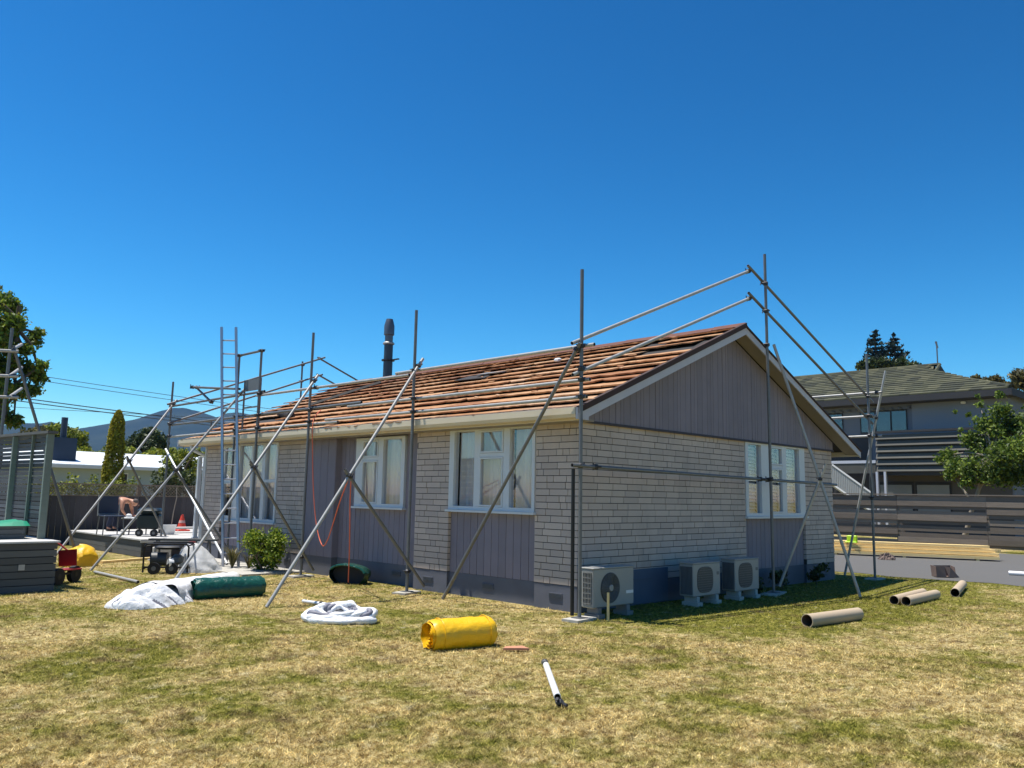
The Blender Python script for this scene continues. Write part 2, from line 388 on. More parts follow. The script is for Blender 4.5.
def clumps(cl, n, shell=.55):
    """cl: list of (x,y,z,rx,ry,rz); points biased to each clump's shell with a ragged edge"""
    w = np.array([c[3]*c[4]*c[5] for c in cl])**.7; w /= w.sum(); idx = RS.choice(len(cl), n, p=w); A = np.array(cl)
    d = RS.normal(size=(n, 3)); d /= np.linalg.norm(d, axis=1)[:, None]
    r = (shell+(1-shell)*RS.rand(n, 1))*(1+.14*np.sin(d[:, :1]*7+idx[:, None])+.12*np.sin(d[:, 1:2]*9+idx[:, None]*2)+.1*RS.normal(size=(n, 1)))
    return A[idx, :3]+d*r*A[idx, 3:6]
def crown(center, rad, nc, cr, seed=0, flat=1.):
    rs = np.random.RandomState(seed); out = []
    for i in range(nc):
        d = rs.normal(size=3); d /= np.linalg.norm(d); q = rs.rand()**.45
        k = cr*(.6+.8*rs.rand()); out.append((center[0]+d[0]*q*rad[0], center[1]+d[1]*q*rad[1], center[2]+d[2]*q*rad[2], k, k, k*.75*flat))
    return out
def trunk(name, base, top, r, parent, mat='bark', limbs=(), seed=0):
    rs = random.Random(seed); mb = MB(); base = Vector(base); top = Vector(top); n = 7; pts = []; rr = []
    for i in range(n):
        t = i/(n-1); p = base.lerp(top, t)+Vector((rs.uniform(-1, 1), rs.uniform(-1, 1), 0))*r*.5*(0 if i == 0 else 1); pts.append(p); rr.append(r*(1.25 if i == 0 else 1-.65*t))
    mb.path(pts, rr, 10)
    for e in limbs:
        e = Vector(e); t = rs.uniform(.4, .95); a = base.lerp(top, t); m_ = a.lerp(e, .5)+Vector((rs.uniform(-.15, .15), rs.uniform(-.15, .15), .12)); mb.path([a, m_, e], [r*.45, r*.28, r*.1], 7)
    return mb.build(name, mat, parent, smooth=True)
def tree(name, label, center, rad, nc, cr, n, size, mat, base, r, seed=1, tmat='bark', group=None, nl=8):
    t = thing(name, label, 'tree', base, group)
    cl = crown(center, rad, nc, cr, seed); leaves('crown', clumps(cl, n), size, mat, t)
    trunk('trunk', base, (center[0], center[1], center[2]+rad[2]*.3), r, t, tmat, [c[:3] for c in cl[:nl]], seed)
    return t

# ================================================================== SETTING
def sheet(name, x0, x1, y0, y1, z, mat, nx=1, ny=1):
    vs = [(x0+(x1-x0)*i/nx, y0+(y1-y0)*j/ny, z) for j in range(ny+1) for i in range(nx+1)]
    fs = [(j*(nx+1)+i, j*(nx+1)+i+1, (j+1)*(nx+1)+i+1, (j+1)*(nx+1)+i) for j in range(ny) for i in range(nx)]
    return struct(MB().add(vs, fs).build(name, mat))
sheet('ground', -2500, 3500, -2500, 3500, 0, 'lawn')
# driveway with an uneven lawn edge
ed = [(9.55+.10*math.sin(y*2.1)+.07*math.sin(y*5.3+1)+random.uniform(-.03, .03), y) for y in [(-14+i*.25) for i in range(160)]]
mb = MB(); vs = [(x, y, .006) for x, y in ed]+[(21.2, y, .006) for x, y in ed]; n = len(ed)
mb.add(vs, [(i, n+i, n+i+1, i+1) for i in range(n-1)]); struct(mb.build('driveway', 'asphalt'))
# strip of concrete path at the foot of the long wall
mb = MB(); mb.prism([(-1.25, 6.75, .0), (-1.3, 10.9, 0), (.02, 10.9, 0), (.02, 6.75, 0)], (0, 0, .03)); struct(mb.build('path', 'concrete'))

# hills: crest heights from their outline, at 2.2-2.8 km
prof = [(-420, 430), (-300, 424), (-150, 428), (-60, 417), (0, 424), (20, 421), (40, 421), (51, 419), (63, 423), (74.5, 427.5), (90, 424.5), (105.6, 422), (120, 419.5), (134, 417), (149, 411), (162, 407), (174, 405), (184.6, 405.3), (192, 407.5), (200, 409), (212, 413), (217, 415), (226, 411), (234, 410), (247, 412), (256, 415), (275, 421), (310, 428), (360, 432), (420, 440), (520, 452), (700, 470), (900, 486)]
px = np.array([p[0] for p in prof]); py = np.array([p[1] for p in prof])
cols = np.arange(-420, 901, 3.0); rows = 26; vs = []
for j in range(rows):
    t = j/(rows-1)
    for k, x in enumerate(cols):
        y = np.interp(x, px, py)+.5*mnoise.noise(Vector((x*.16, 3.3, 0)))
        d = _f + RT*((x-512)/FPX) + UP*((384-y)/FPX); h = math.hypot(d.x, d.y); el = d.z/h; dx, dy = d.x/h, d.y/h
        Dc = 2500+250*math.sin(x*.013); Hc = 1.5+el*Dc
        if t < .75:
            q = t/.75; D = Dc-1300*(1-q); H = Hc*(q**1.35)
            H += (18*mnoise.noise(Vector((x*.03, q*3.1, 1)))+34*(mnoise.noise(Vector((x*.022, q*1.3, 5)))))*math.sin(math.pi*q)
            H = min(H, (1.5+el*D)-4*(1-q)) if q > .3 else H
        else:
            q = (t-.75)/.25; D = Dc+900*q; H = Hc*(1-q*.9)
        if q == 0 and t < .75: H = -3
        vs.append((CAM.x+dx*D, CAM.y+dy*D, H))
nc_ = len(cols); fs = [(j*nc_+i, j*nc_+i+1, (j+1)*nc_+i+1, (j+1)*nc_+i) for j in range(rows-1) for i in range(nc_-1)]
struct(MB().add(vs, fs).build('hills', 'hill', smooth=True))

# dry lawn blades
def blades():
    def wedge(d0, d1, dens):
        half = R(36); area = half*(d1*d1-d0*d0); n = int(area*dens)
        r = np.sqrt(RS.rand(n)*(d1*d1-d0*d0)+d0*d0); a = YAW+(RS.rand(n)*2-1)*half
        return np.stack([CAM.x+np.sin(a)*r, CAM.y+np.cos(a)*r], 1)
    P = np.concatenate([wedge(3.6, 6.2, 8500), wedge(6.2, 9.5, 3800), wedge(9.5, 15, 1200), wedge(15, 21, 350)])
    x, y = P[:, 0], P[:, 1]
    keep = ~((x > -.02) & (y > -.02)) & (x < 9.5+.1*np.sin(y*2.1)) & ~((x > -1.3) & (y > 6.8)) & ~((x > -4.45-.0) & (y > 11.4)) & ~((x < -4.4) & (y > 6.2))
    P = P[keep]; n = len(P)
    # tufts: pull blades towards nearby tuft centres
    T = np.floor(P/.05); hsh = np.sin(T[:, 0]*12.9898+T[:, 1]*78.233)*43758.5453; hsh -= np.floor(hsh)
    P += (RS.rand(n, 2)-.5)*.012
    dist = np.hypot(P[:, 0]-CAM.x, P[:, 1]-CAM.y); h = (.007+.020*RS.rand(n)*(.25+hsh))*(1+.02*dist); w = .0018+.00042*dist
    a = RS.rand(n)*2*np.pi; lean = .5+2.2*RS.rand(n)**1.2; b = RS.rand(n)*2*np.pi
    V = np.zeros((n, 3, 3)); V[:, 0, 0] = P[:, 0]-np.cos(a)*w; V[:, 0, 1] = P[:, 1]-np.sin(a)*w
    V[:, 1, 0] = P[:, 0]+np.cos(a)*w; V[:, 1, 1] = P[:, 1]+np.sin(a)*w
    V[:, 2, 0] = P[:, 0]+np.cos(b)*lean*h; V[:, 2, 1] = P[:, 1]+np.sin(b)*lean*h; V[:, 2, 2] = h; V[:, :2, 2] = -.002
    me = bpy.data.meshes.new('grass'); me.vertices.add(3*n); me.vertices.foreach_set('co', V.ravel().astype('f'))
    me.loops.add(3*n); me.loops.foreach_set('vertex_index', np.arange(3*n, dtype='i')); me.polygons.add(n); me.polygons.foreach_set('loop_start', np.arange(0, 3*n, 3, dtype='i'))
    me.materials.append(M['blade']); me.update(calc_edges=True); o = bpy.data.objects.new('grass', me); C.objects.link(o)
    stuff(o, 'short half dry lawn grass, straw and green in patches', 'grass')
blades()

# ================================================================== THE HOUSE
W = 7.83; L = 11.2; HB = 2.53; PL = .335; RX = 3.915
house = thing('brick_house', 'single storey pale brick house with stripped orange shingle roof and grey gable', 'house', (W/2, L/2, 0))
def brickwall(axis, u0, u1, z0, z1, holes=()):
    """bricks as real blocks on the plane X=0 (axis 'y') or Y=0 (axis 'x'), mortar face set back"""
    mb = MB(); rh = .0912; j = .010; row = 0; z = z0
    def put(a, b, za, zb, d, m):
        if axis == 'x': mb.box((a, d, za), (b, .09, zb), m)
        else: mb.box((d, a, za), (.09, b, zb), m)
    put(u0+.004, u1-.004, z0, z1-.002, .008, 1)
    while z < z1-.02:
        zz = min(z+rh, z1); rs = random.Random(int(z*1000)*7+int(u0*100)); u = u0-(rs.random()*.33 if row % 2 else rs.random()*.15)
        while u < u1:
            ln = rs.choice([.34, .34, .34, .30, .30, .34, .12, .24]); a = max(u, u0); b = min(u+ln, u1)
            if b-a > .03: put(a+j/2*(a > u0), b-j/2*(b < u1), z+j/2, zz-j/2, -rs.random()*.004, 0)
            u += ln
        z += rh; row += 1
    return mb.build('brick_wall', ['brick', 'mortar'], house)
# long wall (faces -X)
for a, b in ((0, .78), (2.63, 3.46), (6.88, 7.95), (10.36, L)): brickwall('y', a, b, PL, HB-.005)
# gable wall (faces -Y)
for a, b in ((.0, 4.40), (6.62, W)): brickwall('x', a+(.092 if a == 0 else 0), b, PL, HB-.005)
# inner dark box so nothing shows through
MB().box((.40, .40, .02), (W-.05, L-.3, HB-.04)).build('inner_wall', 'dark_void', house)
# back walls (never seen in the photo but real)
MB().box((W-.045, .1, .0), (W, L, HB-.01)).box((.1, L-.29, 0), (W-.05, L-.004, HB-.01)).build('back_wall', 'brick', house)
# plinth with vents
mb = MB()
for a, b in ((0, .78), (2.63, 3.46), (6.88, 7.95), (10.36, L)): mb.box((.004, a+.003, -.05), (.3, b-.003, PL-.003))
mb.box((.05, .78, -.05), (.3, 2.63, PL-.003)); mb.box((.15, 3.46, -.05), (.3, 5.9, PL-.003)); mb.box((.03, 5.9, -.05), (.3, 6.88, PL-.003)); mb.box((.05, 7.95, -.05), (.3, 10.36, PL-.003))
mb.box((.305, .004, -.05), (4.40, .3, PL-.003)); mb.box((4.40, .05, -.05), (6.62, .3, PL-.003)); mb.box((6.62, .004, -.05), (W-.003, .3, PL-.003))
mb.build('plinth', 'plinth', house)
def vent(y, x=.004):
    mb = MB(); mb.box((x-.012, y-.12, .15), (x+.02, y+.12, .225), 0)
    for k in range(4): mb.box((x-.016, y-.11, .158+k*.016), (x-.0125, y+.11, .166+k*.016), 1)
    mb.build('foundation_vent', ['plinth', 'ac_dark'], house)
for y, x in ((.38, .004), (1.75, .05), (3.08, .004), (4.1, .15), (7.4, .004)): vent(y, x)
def clad(name, axis, u0, u1, z0, z1, d, bw=.148, gap=.008, batten=(), top=None, mat='clad'):
    """vertical grooved boards; top: function u -> z for a raked upper edge"""
    mb = MB(); T = top or (lambda u: z1)
    def P3(u, dd, z): return (u, dd, z) if axis == 'x' else (dd, u, z)
    n = max(1, round((u1-u0)/bw)); bw = (u1-u0)/n
    for i in range(n):
        a = u0+i*bw+gap/2; b = u0+(i+1)*bw-gap/2; g = random.uniform(-.0008, .0008)
        mb.prism([P3(a, d+g, z0), P3(b, d+g, z0), P3(b, d+g, T(b)), P3(a, d+g, T(a))], P3(0, .012, 0), 0)
    mb.prism([P3(u0, d+.010, z0+.004), P3(u1, d+.010, z0+.004), P3(u1, d+.010, T(u1)-.004)]+([P3((u0+u1)/2, d+.010, T((u0+u1)/2)-.004)] if top else [])+[P3(u0, d+.010, T(u0)-.004)], P3(0, .02, 0), 1)
    return mb.build(name, [mat, 'clad_back'], house)
clad('wall_panel', 'y', .784, 2.626, PL, 1.25, .05)
clad('wall_panel', 'y', 3.464, 3.92, PL, HB, .15); clad('wall_panel', 'y', 5.37, 5.9, PL, HB, .15); clad('wall_panel', 'y', 3.925, 5.365, PL, 1.24, .15); clad('wall_panel', 'y', 3.925, 5.365, 2.49, HB, .15)
clad('wall_panel', 'y', 5.903, 6.877, PL, HB, .02, bw=.24)
MB().box((.02, 5.885, PL), (.15, 5.9, HB)).build('panel_return', 'clad', house)
clad('wall_panel', 'y', 7.954, 10.356, PL, .85, .05)
clad('wall_panel', 'x', 4.404, 6.616, PL, 1.20, .05)
# gable boarding
SL = (4.40-2.60)/(RX+.38); SR = (4.40-2.545)/(8.42-RX)
def roofz(x): return 4.40-(RX-x)*SL if x < RX else 4.40-(x-RX)*SR
def gt(u): return roofz(u)-.10
mb = MB(); n = 62; bw = (W+.01)/n; idx = 0; u = -.005
cuts = [u]
while cuts[-1] < W-.02: idx += 1; cuts.append(min(cuts[-1]+(.074, .148, .148, .11)[idx % 4], W+.005))
for i in range(len(cuts)-1):
    a, b = cuts[i]+.003, cuts[i+1]-.003; wide = (i % 8 == 5); b -= .006*wide
    poly = [(a, -.04, HB), (b, -.04, HB), (b, -.04, gt(b)), (a, -.04, gt(a))]
    if a < RX < b: poly.insert(3, (RX, -.04, gt(RX)))
    mb.prism(poly, (0, .014, 0), 0)
mb.prism([(0, -.028, HB+.003), (W, -.028, HB+.003), (W, -.028, gt(W)-.01), (RX, -.028, gt(RX)-.01), (0, -.028, gt(0)-.01)], (0, .03, 0), 1)
mb.build('gable_panel', ['clad', 'clad_back'], house)
MB().prism([(0, L, HB), (W, L, HB), (W, L, gt(W)), (RX, L, gt(RX)), (0, L, gt(0))], (0, -.03, 0)).build('gable_panel', 'clad', house)
MB().box((-.012, -.055, HB-.022), (W+.012, -.0405, HB+.012)).build('gable_shadow_line', 'clad_back', house)  # dark strip paints the shadow line under the gable boards

# windows ---------------------------------------------------------
def window(axis, u0, u1, z0, z1, d, lights, cover, label=None):
    """lights: list of (ua, ub, transom_z or None, open) glazed openings; sub-parts: pane, curtain/blind, sill"""
    def B(mb, a, b, za, zb, d0, d1, m=0):
        if axis == 'x': mb.box((a, d0, za), (b, d1, zb), m)
        else: mb.box((d0, a, za), (d1, b, zb), m)
    fr = MB(); t = .045
    B(fr, u0, u1, z1-t, z1, d-.02, d+.09); B(fr, u0, u1, z0+.035, z0+t+.045, d-.018, d+.09)
    edges = [u0]+[v for l in lights for v in l[:2]]+[u1]
    for k in range(0, len(edges), 2):
        if edges[k+1]-edges[k] > .004: B(fr, edges[k], edges[k+1], z0+t+.045, z1-t, d-.016, d+.088)
    panes = []
    for (a, b, tz, op) in lights:
        zb = z0+t+.045; zt = z1-t
        segs = [(zb, zt)] if tz is None else [(zb, tz-.03), (tz+.03, zt)]
        if tz is not None: B(fr, a, b, tz-.03, tz+.03, d-.012, d+.086)
        for (za, zc) in segs:
            if op:   # casement sash frame
                s = .028
                B(fr, a+.004, b-.004, za+.004, za+s, d-.024, d+.03); B(fr, a+.004, b-.004, zc-s, zc-.004, d-.024, d+.03)
                B(fr, a+.004, a+s, za+s, zc-s, d-.024, d+.03); B(fr, b-s, b-.004, za+s, zc-s, d-.024, d+.03)
                panes.append((a+s, b-s, za+s, zc-s, d+.006))
            else: panes.append((a, b, za, zc, d+.03))
    w = fr.build('window', 'white_paint', house)
    if label: w['label'] = label
    for (a, b, za, zc, dd) in panes:
        p = MB(); B(p, a-.003, b+.003, za-.003, zc+.003, dd, dd+.005); p.build('pane', 'glass', w)
    s = MB(); B(s, u0-.03, u1+.03, z0, z0+.033, d-.06, d+.08); s.build('sill', 'white_paint', w)
    # what hangs behind the glass
    for (a, b, kind) in cover:
        m = MB()
        if kind == 'curtain':
            n = int((b-a)/.012); vs = []; ph = random.random()*9
            for i in range(n+1):
                u = a+(b-a)*i/n; o = .030*math.sin(u*52+ph+1.5*math.sin(u*7))+.018*math.sin(u*23+1.7*ph); dd = d+.15+o
                for z in (z0+.06, z1-.03): vs.append((u, dd, z) if axis == 'x' else (dd, u, z))
            m.add(vs, [(2*i, 2*i+2, 2*i+3, 2*i+1) for i in range(n)]); m.build('curtain', 'curtain', w, smooth=True)
        else:
            z = z0+.09
            while z < z1-.05:
                q = [(a, z), (b, z)]
                vs = []
                for (u, dd, zz) in ((a, d+.115, z), (b, d+.115, z), (b, d+.155, z+.052), (a, d+.155, z+.052)): vs.append((u, dd, zz) if axis == 'x' else (dd, u, zz))
                m.add(vs, [(0, 1, 2, 3)]); z += .062
            m.build('blind', 'blind', w)
    return w
H1 = HB-.006
window('y', .784, 2.626, 1.25, H1, .0, [(.84, 1.29, None, 0), (1.42, 1.93, 2.105, 1), (2.05, 2.52, None, 0)], [(.8, 1.34, 'curtain'), (1.47, 2.0, 'curtain'), (2.0, 2.5, 'curtain')])
window('y', 3.925, 5.365, 1.24, 2.488, .12, [(4.02, 4.54, None, 0), (4.68, 5.16, 2.11, 1)], [(3.96, 4.6, 'curtain'), (4.6, 5.3, 'curtain')])
window('y', 7.954, 10.356, .85, H1, .0, [(8.02, 8.45, 1.72, 0), (8.58, 8.98, None, 0), (9.05, 9.58, None, 0), (9.78, 10.28, 1.72, 1)], [(8.05, 8.9, 'curtain'), (8.95, 9.6, 'curtain')])
window('x', 4.404, 6.616, 1.20, H1, .0, [(4.50, 4.95, None, 0), (5.24, 5.73, 2.12, 1), (5.88, 6.40, None, 0)], [(4.45, 5.0, 'blind'), (5.2, 5.78, 'blind'), (5.85, 6.45, 'blind')])

# roof -------------------------------------------------------------
Y0, Y1 = -.34, 11.85
nrm = Vector((-SL, 0, 1)).normalized(); RDR = Vector((1, 0, SL)).normalized(); LEN = (RX+.38)/RDR.x
mb = MB(); RB = Vector((-.38, 0, 2.60))
NCO = 13; ex = LEN/NCO
def rp(s, y, h): q = RB+RDR*s+nrm*h; return (q.x, y, q.z)
mb.prism([rp(0, Y0, -.03), rp(LEN, Y0, -.03), rp(LEN, Y0, -.002), rp(0, Y0, -.002)], (0, Y1-Y0, 0), 1)
mb.prism([(RX+.002, Y0, 4.39), (8.42, Y0, 2.53), (8.42, Y0, 2.56), (RX+.002, Y0, 4.42)], (0, Y1-Y0, 0), 1)
for c in range(NCO):
    y = Y0+random.uniform(-.02, 0); wob = random.uniform(0, 6)
    while y < Y1-.02:
        wd = random.choice((.4, .8, 1.3, 1.3)); y2 = min(y+wd, Y1+.01); s0 = c*ex-.012+random.gauss(0, .007)+.012*math.sin(y*.9+wob); s1 = (c+1)*ex+.05
        hi = .072+random.gauss(0, .003); th = .020+random.uniform(-.004, .004); k = random.uniform(-.008, .008)
        miss = random.random() < (.02 if c < 9 else .05) and c > 0
        if not miss:
            K = max(2, int((y2-y)/.09)); pts = [(s0+random.gauss(0, .006)+(.05 if random.random() < .04 else 0), y+.003+(y2-y-.006)*i/K) for i in range(K+1)]
            top = [(min(s1, LEN), p_[1]) for p_ in reversed(pts)]; dz = [random.gauss(0, .0028) for _ in pts]
            lo = [rp(s, yy, hi-th+dz[i]) for i, (s, yy) in enumerate(pts)]+[rp(s, yy, .0) for s, yy in top]
            up = [rp(s, yy, hi+dz[i]) for i, (s, yy) in enumerate(pts)]+[rp(s, yy, .012) for s, yy in top]
            q_ = 2*(K+1); fcs = []
            for i in range(K): j = q_-1-i; fcs += [(i, j, j-1, i+1), (q_+i, q_+i+1, q_+j-1, q_+j)]
            mb.add(lo+up, fcs+[(i, (i+1) % q_, q_+(i+1) % q_, q_+i) for i in range(q_)], 0)
        y = y2
# split slivers lying about
for i in range(90):
    s = random.uniform(.2, LEN-.2); y = random.uniform(.3, Y1-.4); l = random.uniform(.05, .22); w = random.uniform(.01, .04); a = random.uniform(-.5, .5)
    p = Vector(rp(s, y, .045)); d = Vector((0, 1, 0))*math.cos(a)*l+RDR*math.sin(a)*l; e = RDR*w
    mb.prism([p, p+d, p+d+e, p+e], nrm*.012, 0)
roof = mb.build('roof', ['shake', 'underlay'], house)
# dark battened ridge strip left after the caps came off
mb = MB(); y = Y0
while y < Y1:
    l = random.uniform(.5, 1.2); y2 = min(y+l, Y1); h = random.uniform(-.012, .01)
    mb.prism([(RX-.10, y, 4.40+h), (RX-.005, y, 4.475+h), (RX+.10, y, 4.41+h)], (0, y2-y-.012, 0), 0); y = y2
mb.build('ridge_batten', 'terracotta_dark' if 'terracotta_dark' in M else 'underlay', roof)
# soffits, gutter, barge boards
MB().box((-.30, .0, HB-.03), (.0, L+.3, HB-.001)).box((-.30, Y0+.06, HB-.03), (-.001, -.001, HB-.001)).build('soffit', 'soffit', house)
mb = MB(); gprof = [(-.305, 2.535), (-.345, 2.52), (-.405, 2.53), (-.425, 2.575), (-.425, 2.66), (-.412, 2.665), (-.41, 2.60), (-.305, 2.60)]
mb.prism([(x, Y0+.03, z) for x, z in gprof], (0, Y1-Y0-.06, 0)); mb.box((-.304, Y0+.04, 2.50), (-.285, Y1-.02, 2.615))
mb.build('gutter', 'gutter', house)
def barge(x0, x1, y, th=.022):
    mb = MB(); z0, z1 = roofz(x0), roofz(x1)
    mb.prism([(x0, y, z0-.125), (x1, y, z1-.125), (x1, y, z1-.012), (x0, y, z0-.012)], (0, th, 0)); return mb.build('barge_board', 'barge', house)
barge(-.20, RX-.001, Y0-.01); barge(RX+.001, 8.44, Y0-.01); barge(-.20, RX-.001, Y1-.01); barge(RX+.001, 8.44, Y1-.01)
MB().box((-.425, Y0-.013, 2.505), (-.2005, Y0+.02, 2.655)).build('eave_box', 'barge', house)
MB().box((-.425, Y1-.013, 2.505), (-.2005, Y1+.02, 2.655)).build('eave_box', 'barge', house)
# dark drip edge over the barge
for (xa, xb) in ((-.40, RX), (RX, 8.46)):
    mb = MB(); za, zb = roofz(xa), roofz(xb); hs_ = .075 if xa < 0 else .022; mb.prism([(xa, Y0-.03, za-.008), (xb, Y0-.03, zb-.008), (xb, Y0-.03, zb+hs_), (xa, Y0-.03, za+hs_)], (0, .07, 0)); mb.build('verge_strip', 'verge', roof)
# raking soffit under the gable overhang
for (xa, xb) in ((-.38, RX), (RX, 8.42)):
    mb = MB(); za, zb = roofz(xa), roofz(xb); mb.prism([(xa, Y0+.012, za-.075), (xb, Y0+.012, zb-.075), (xb, Y0+.012, zb-.06), (xa, Y0+.012, za-.06)], (0, -Y0-.055, 0)); mb.build('soffit', 'soffit', house)
# eave of the far slope
MB().box((8.42, Y0+.04, 2.44), (8.50, Y1-.04, 2.55)).build('gutter', 'gutter', house)
# downpipes
mb = MB(); mb.path([(-.34, 11.35, 2.52), (-.30, 11.33, 2.42), (-.03, 11.28, 2.30), (-.02, 11.27, 2.2), (-.02, 11.27, .05)], .036, 10); mb.build('downpipe', 'white_paint', house)
MB().box((-.03, L+.003, .0), (.06, L+.05, HB-.03)).build('corner_trim', 'white_paint', house)
# flue
fl = Vector((4.15, 10.05, 0))
mb = MB(); mb.lathe((fl.x, fl.y, 0), [(.12, 4.0), (.12, 4.9), (.115, 4.9), (.115, 5.42)], 20, 0)
flue = mb.build('flue', 'flue', roof, smooth=True)
MB().lathe((fl.x, fl.y, 0), [(.12, 4.92), (.17, 4.93), (.17, 4.965), (.12, 4.97)], 20).box((fl.x, fl.y-.42, 4.93), (fl.x+.05, fl.y-.1, 4.96)).build('flue_collar', 'clamp', flue)
MB().lathe((fl.x, fl.y, 0), [(.12, 5.36), (.15, 5.37), (.15, 5.40), (.12, 5.43)], 20).build('flue_collar', 'galv_pale', flue)
MB().lathe((fl.x, fl.y, 0), [(.105, 5.43), (.105, 5.60), (.135, 5.62), (.135, 5.86), (.10, 5.99), (.085, 6.04), (.0, 6.045)], 20).build('cowl', 'flue_cowl', flue, smooth=True)
# crawl space hatch
hb = MB(); hb.box((1.16, -.016, .02), (2.06, .002, .50)); hb.box((1.20, -.026, .36), (1.62, -.0165, .38)); hatch = hb.build('hatch', 'hatch', house)

# ================================================================== SCAFFOLD ROUND THE HOUSE
sc = thing('edge_protection_scaffold', 'galvanised tube scaffold with raking braces round the brick house', 'scaffold', (-.42, 3, 0))
TR = .0242
def clampat(p, parent, s=1.0, ax=(0, 0, 1)):
    mb = MB(); p = Vector(p); rot = Vector(ax).normalized().to_track_quat('Z', 'Y').to_matrix()
    mb.bbox(p, (.085*s, .075*s, .07*s), rot=rot, bev=.018)
    q = rot @ Vector((.05*s, .0, .012)); mb.tube(p+q-rot @ Vector((0, .045*s, 0)), p+q+rot @ Vector((0, .06*s, 0)), .009, 6)
    mb.tube(p-q, p-q+rot @ Vector((-.02, .0, .05*s)), .012, 6)
    return mb.build('clamp', 'clamp', parent)
def pole(x, y, top, clamps, base=True, z0=.04, lean=(0, 0), pad=(.42, .24), ang=0):
    mb = MB(); a = Vector((x, y, z0)); b = Vector((x+lean[0], y+lean[1], top)); mb.hollow(a, b, TR, .020, 14, 0, 1)
    o = mb.build('pole', ['galv', 'dark_void'], sc, smooth=True)
    for z in clamps: clampat(a.lerp(b, (z-z0)/(top-z0)), o)
    if base:
        m = MB(); m.box((x-.075, y-.075, z0-.008), (x+.075, y+.075, z0)); m.tube((x, y, z0-.004), (x, y, z0+.05), .017, 8); m.build('base_plate', 'galv', o)
        m = MB(); m.box((x-pad[0]/2, y-pad[1]/2, -.01), (x+pad[0]/2, y+pad[1]/2, z0-.009), rot=Rz(ang)); m.build('sole_board', 'concrete', o)
    return o
def tube(name, p0, p1, mat='galv', clamps=(), ends=True):
    mb = MB(); mb.hollow(p0, p1, TR, .020, 14, 0, 1); o = mb.build(name, [mat, 'dark_void'], sc, smooth=True)
    p0 = Vector(p0); p1 = Vector(p1)
    for t in clamps: clampat(p0.lerp(p1, t), o, .95, (p1-p0))
    return o
X = -.475
for (y, top, cl, base) in ((-.45, 4.45, (1.90, 2.78, 3.0, 3.14, 3.44), 1), (3.0, 4.42, (.33, 2.79, 3.0, 3.45), 1), (6.08, 4.45, (.35, 2.79, 3.0), 1), (8.02, 4.36, (2.76, 3.02, 3.45, 4.33), 1), (8.95, 4.36, (2.76, 3.04, 3.5, 4.33), 1), (12.3, 4.06, (2.76, 3.04, 3.49), 0)):
    pole(X, y, top, cl, bool(base), lean=(random.uniform(-.015, .015), random.uniform(-.01, .01)), ang=random.uniform(-.3, .3), z0=.04 if base else .42)
tube('pole_sleeve', (X+.0, -.33, .05), (X+.0, -.33, 1.86), 'black_metal')
# rails along the eave
XR = X+.055
tube('rail', (XR, -.62, 3.445), (XR, 3.55, 3.455), 'galv_pale'); tube('rail', (XR+.0, 3.2, 3.40), (XR, 8.2, 3.43), 'galv_pale', (.55,))
tube('rail', (XR, 7.9, 3.50), (XR, 12.5, 3.48)); tube('rail', (XR, -.55, 3.0), (XR, 4.9, 3.0), 'galv_pale'); tube('rail', (XR, 4.5, 3.045), (XR, 12.45, 3.03))
tube('rail', (XR, -.5, 2.78), (XR, 5.6, 2.80), 'galv_pale'); tube('rail', (XR, 5.2, 2.745), (XR, 12.42, 2.75), 'galv_pale')
# rails over the near gable
YR = -.415
tube('gable_rail', (-.62, YR, 3.455), (3.98, YR, 5.385), 'galv_pale', (.985,)); tube('gable_rail', (-.60, YR, 3.05), (3.98, YR, 4.91), 'galv_pale', (.985,))
tube('gable_rail', (3.80, YR-.055, 5.42), (8.85, YR-.055, 3.58), 'galv', (.10,)); tube('gable_rail', (3.80, YR-.055, 4.95), (8.80, YR-.055, 3.13), 'galv', (.11,))
tube('rail', (-.66, -.47, 1.90), (6.95, -.47, 1.83), 'galv', (.06, .62, .655))
pole(4.28, -.545, 5.70, (1.86, 4.12, 4.70, 5.18), True, pad=(.6, .25), ang=.2, lean=(-.04, 0))
pole(8.48, -.52, 4.55, (1.6, 2.86, 3.27, 3.66), True, z0=.04, lean=(.02, 0))
# right-hand ledgers seen end on past the gable
for z, a, c in ((3.75, -.75, 'galv_pale'), (3.27, -.62, 'galv_pale'), (2.86, -.72, 'galv_pale')): tube('rail', (8.62, a, z), (8.62, 9.5, z-.02), c, (.01,))
pole(8.68, 3.2, 4.5, (2.86, 3.27, 3.75)); pole(8.68, 6.4, 4.5, (2.86, 3.27, 3.75)); pole(8.68, 9.4, 4.5, (2.86, 3.27, 3.75))
tube('brace', (8.74, -.80, 4.20), (8.74, .20, .02), 'galv_pale', (.23, .32))
tube('brace', (4.38, -.60, 4.14), (4.98, -1.66, .02), 'galv_pale'); tube('brace', (4.75, -1.27, 2.12), (4.45, -.56, .12), 'galv_pale', (.12,))
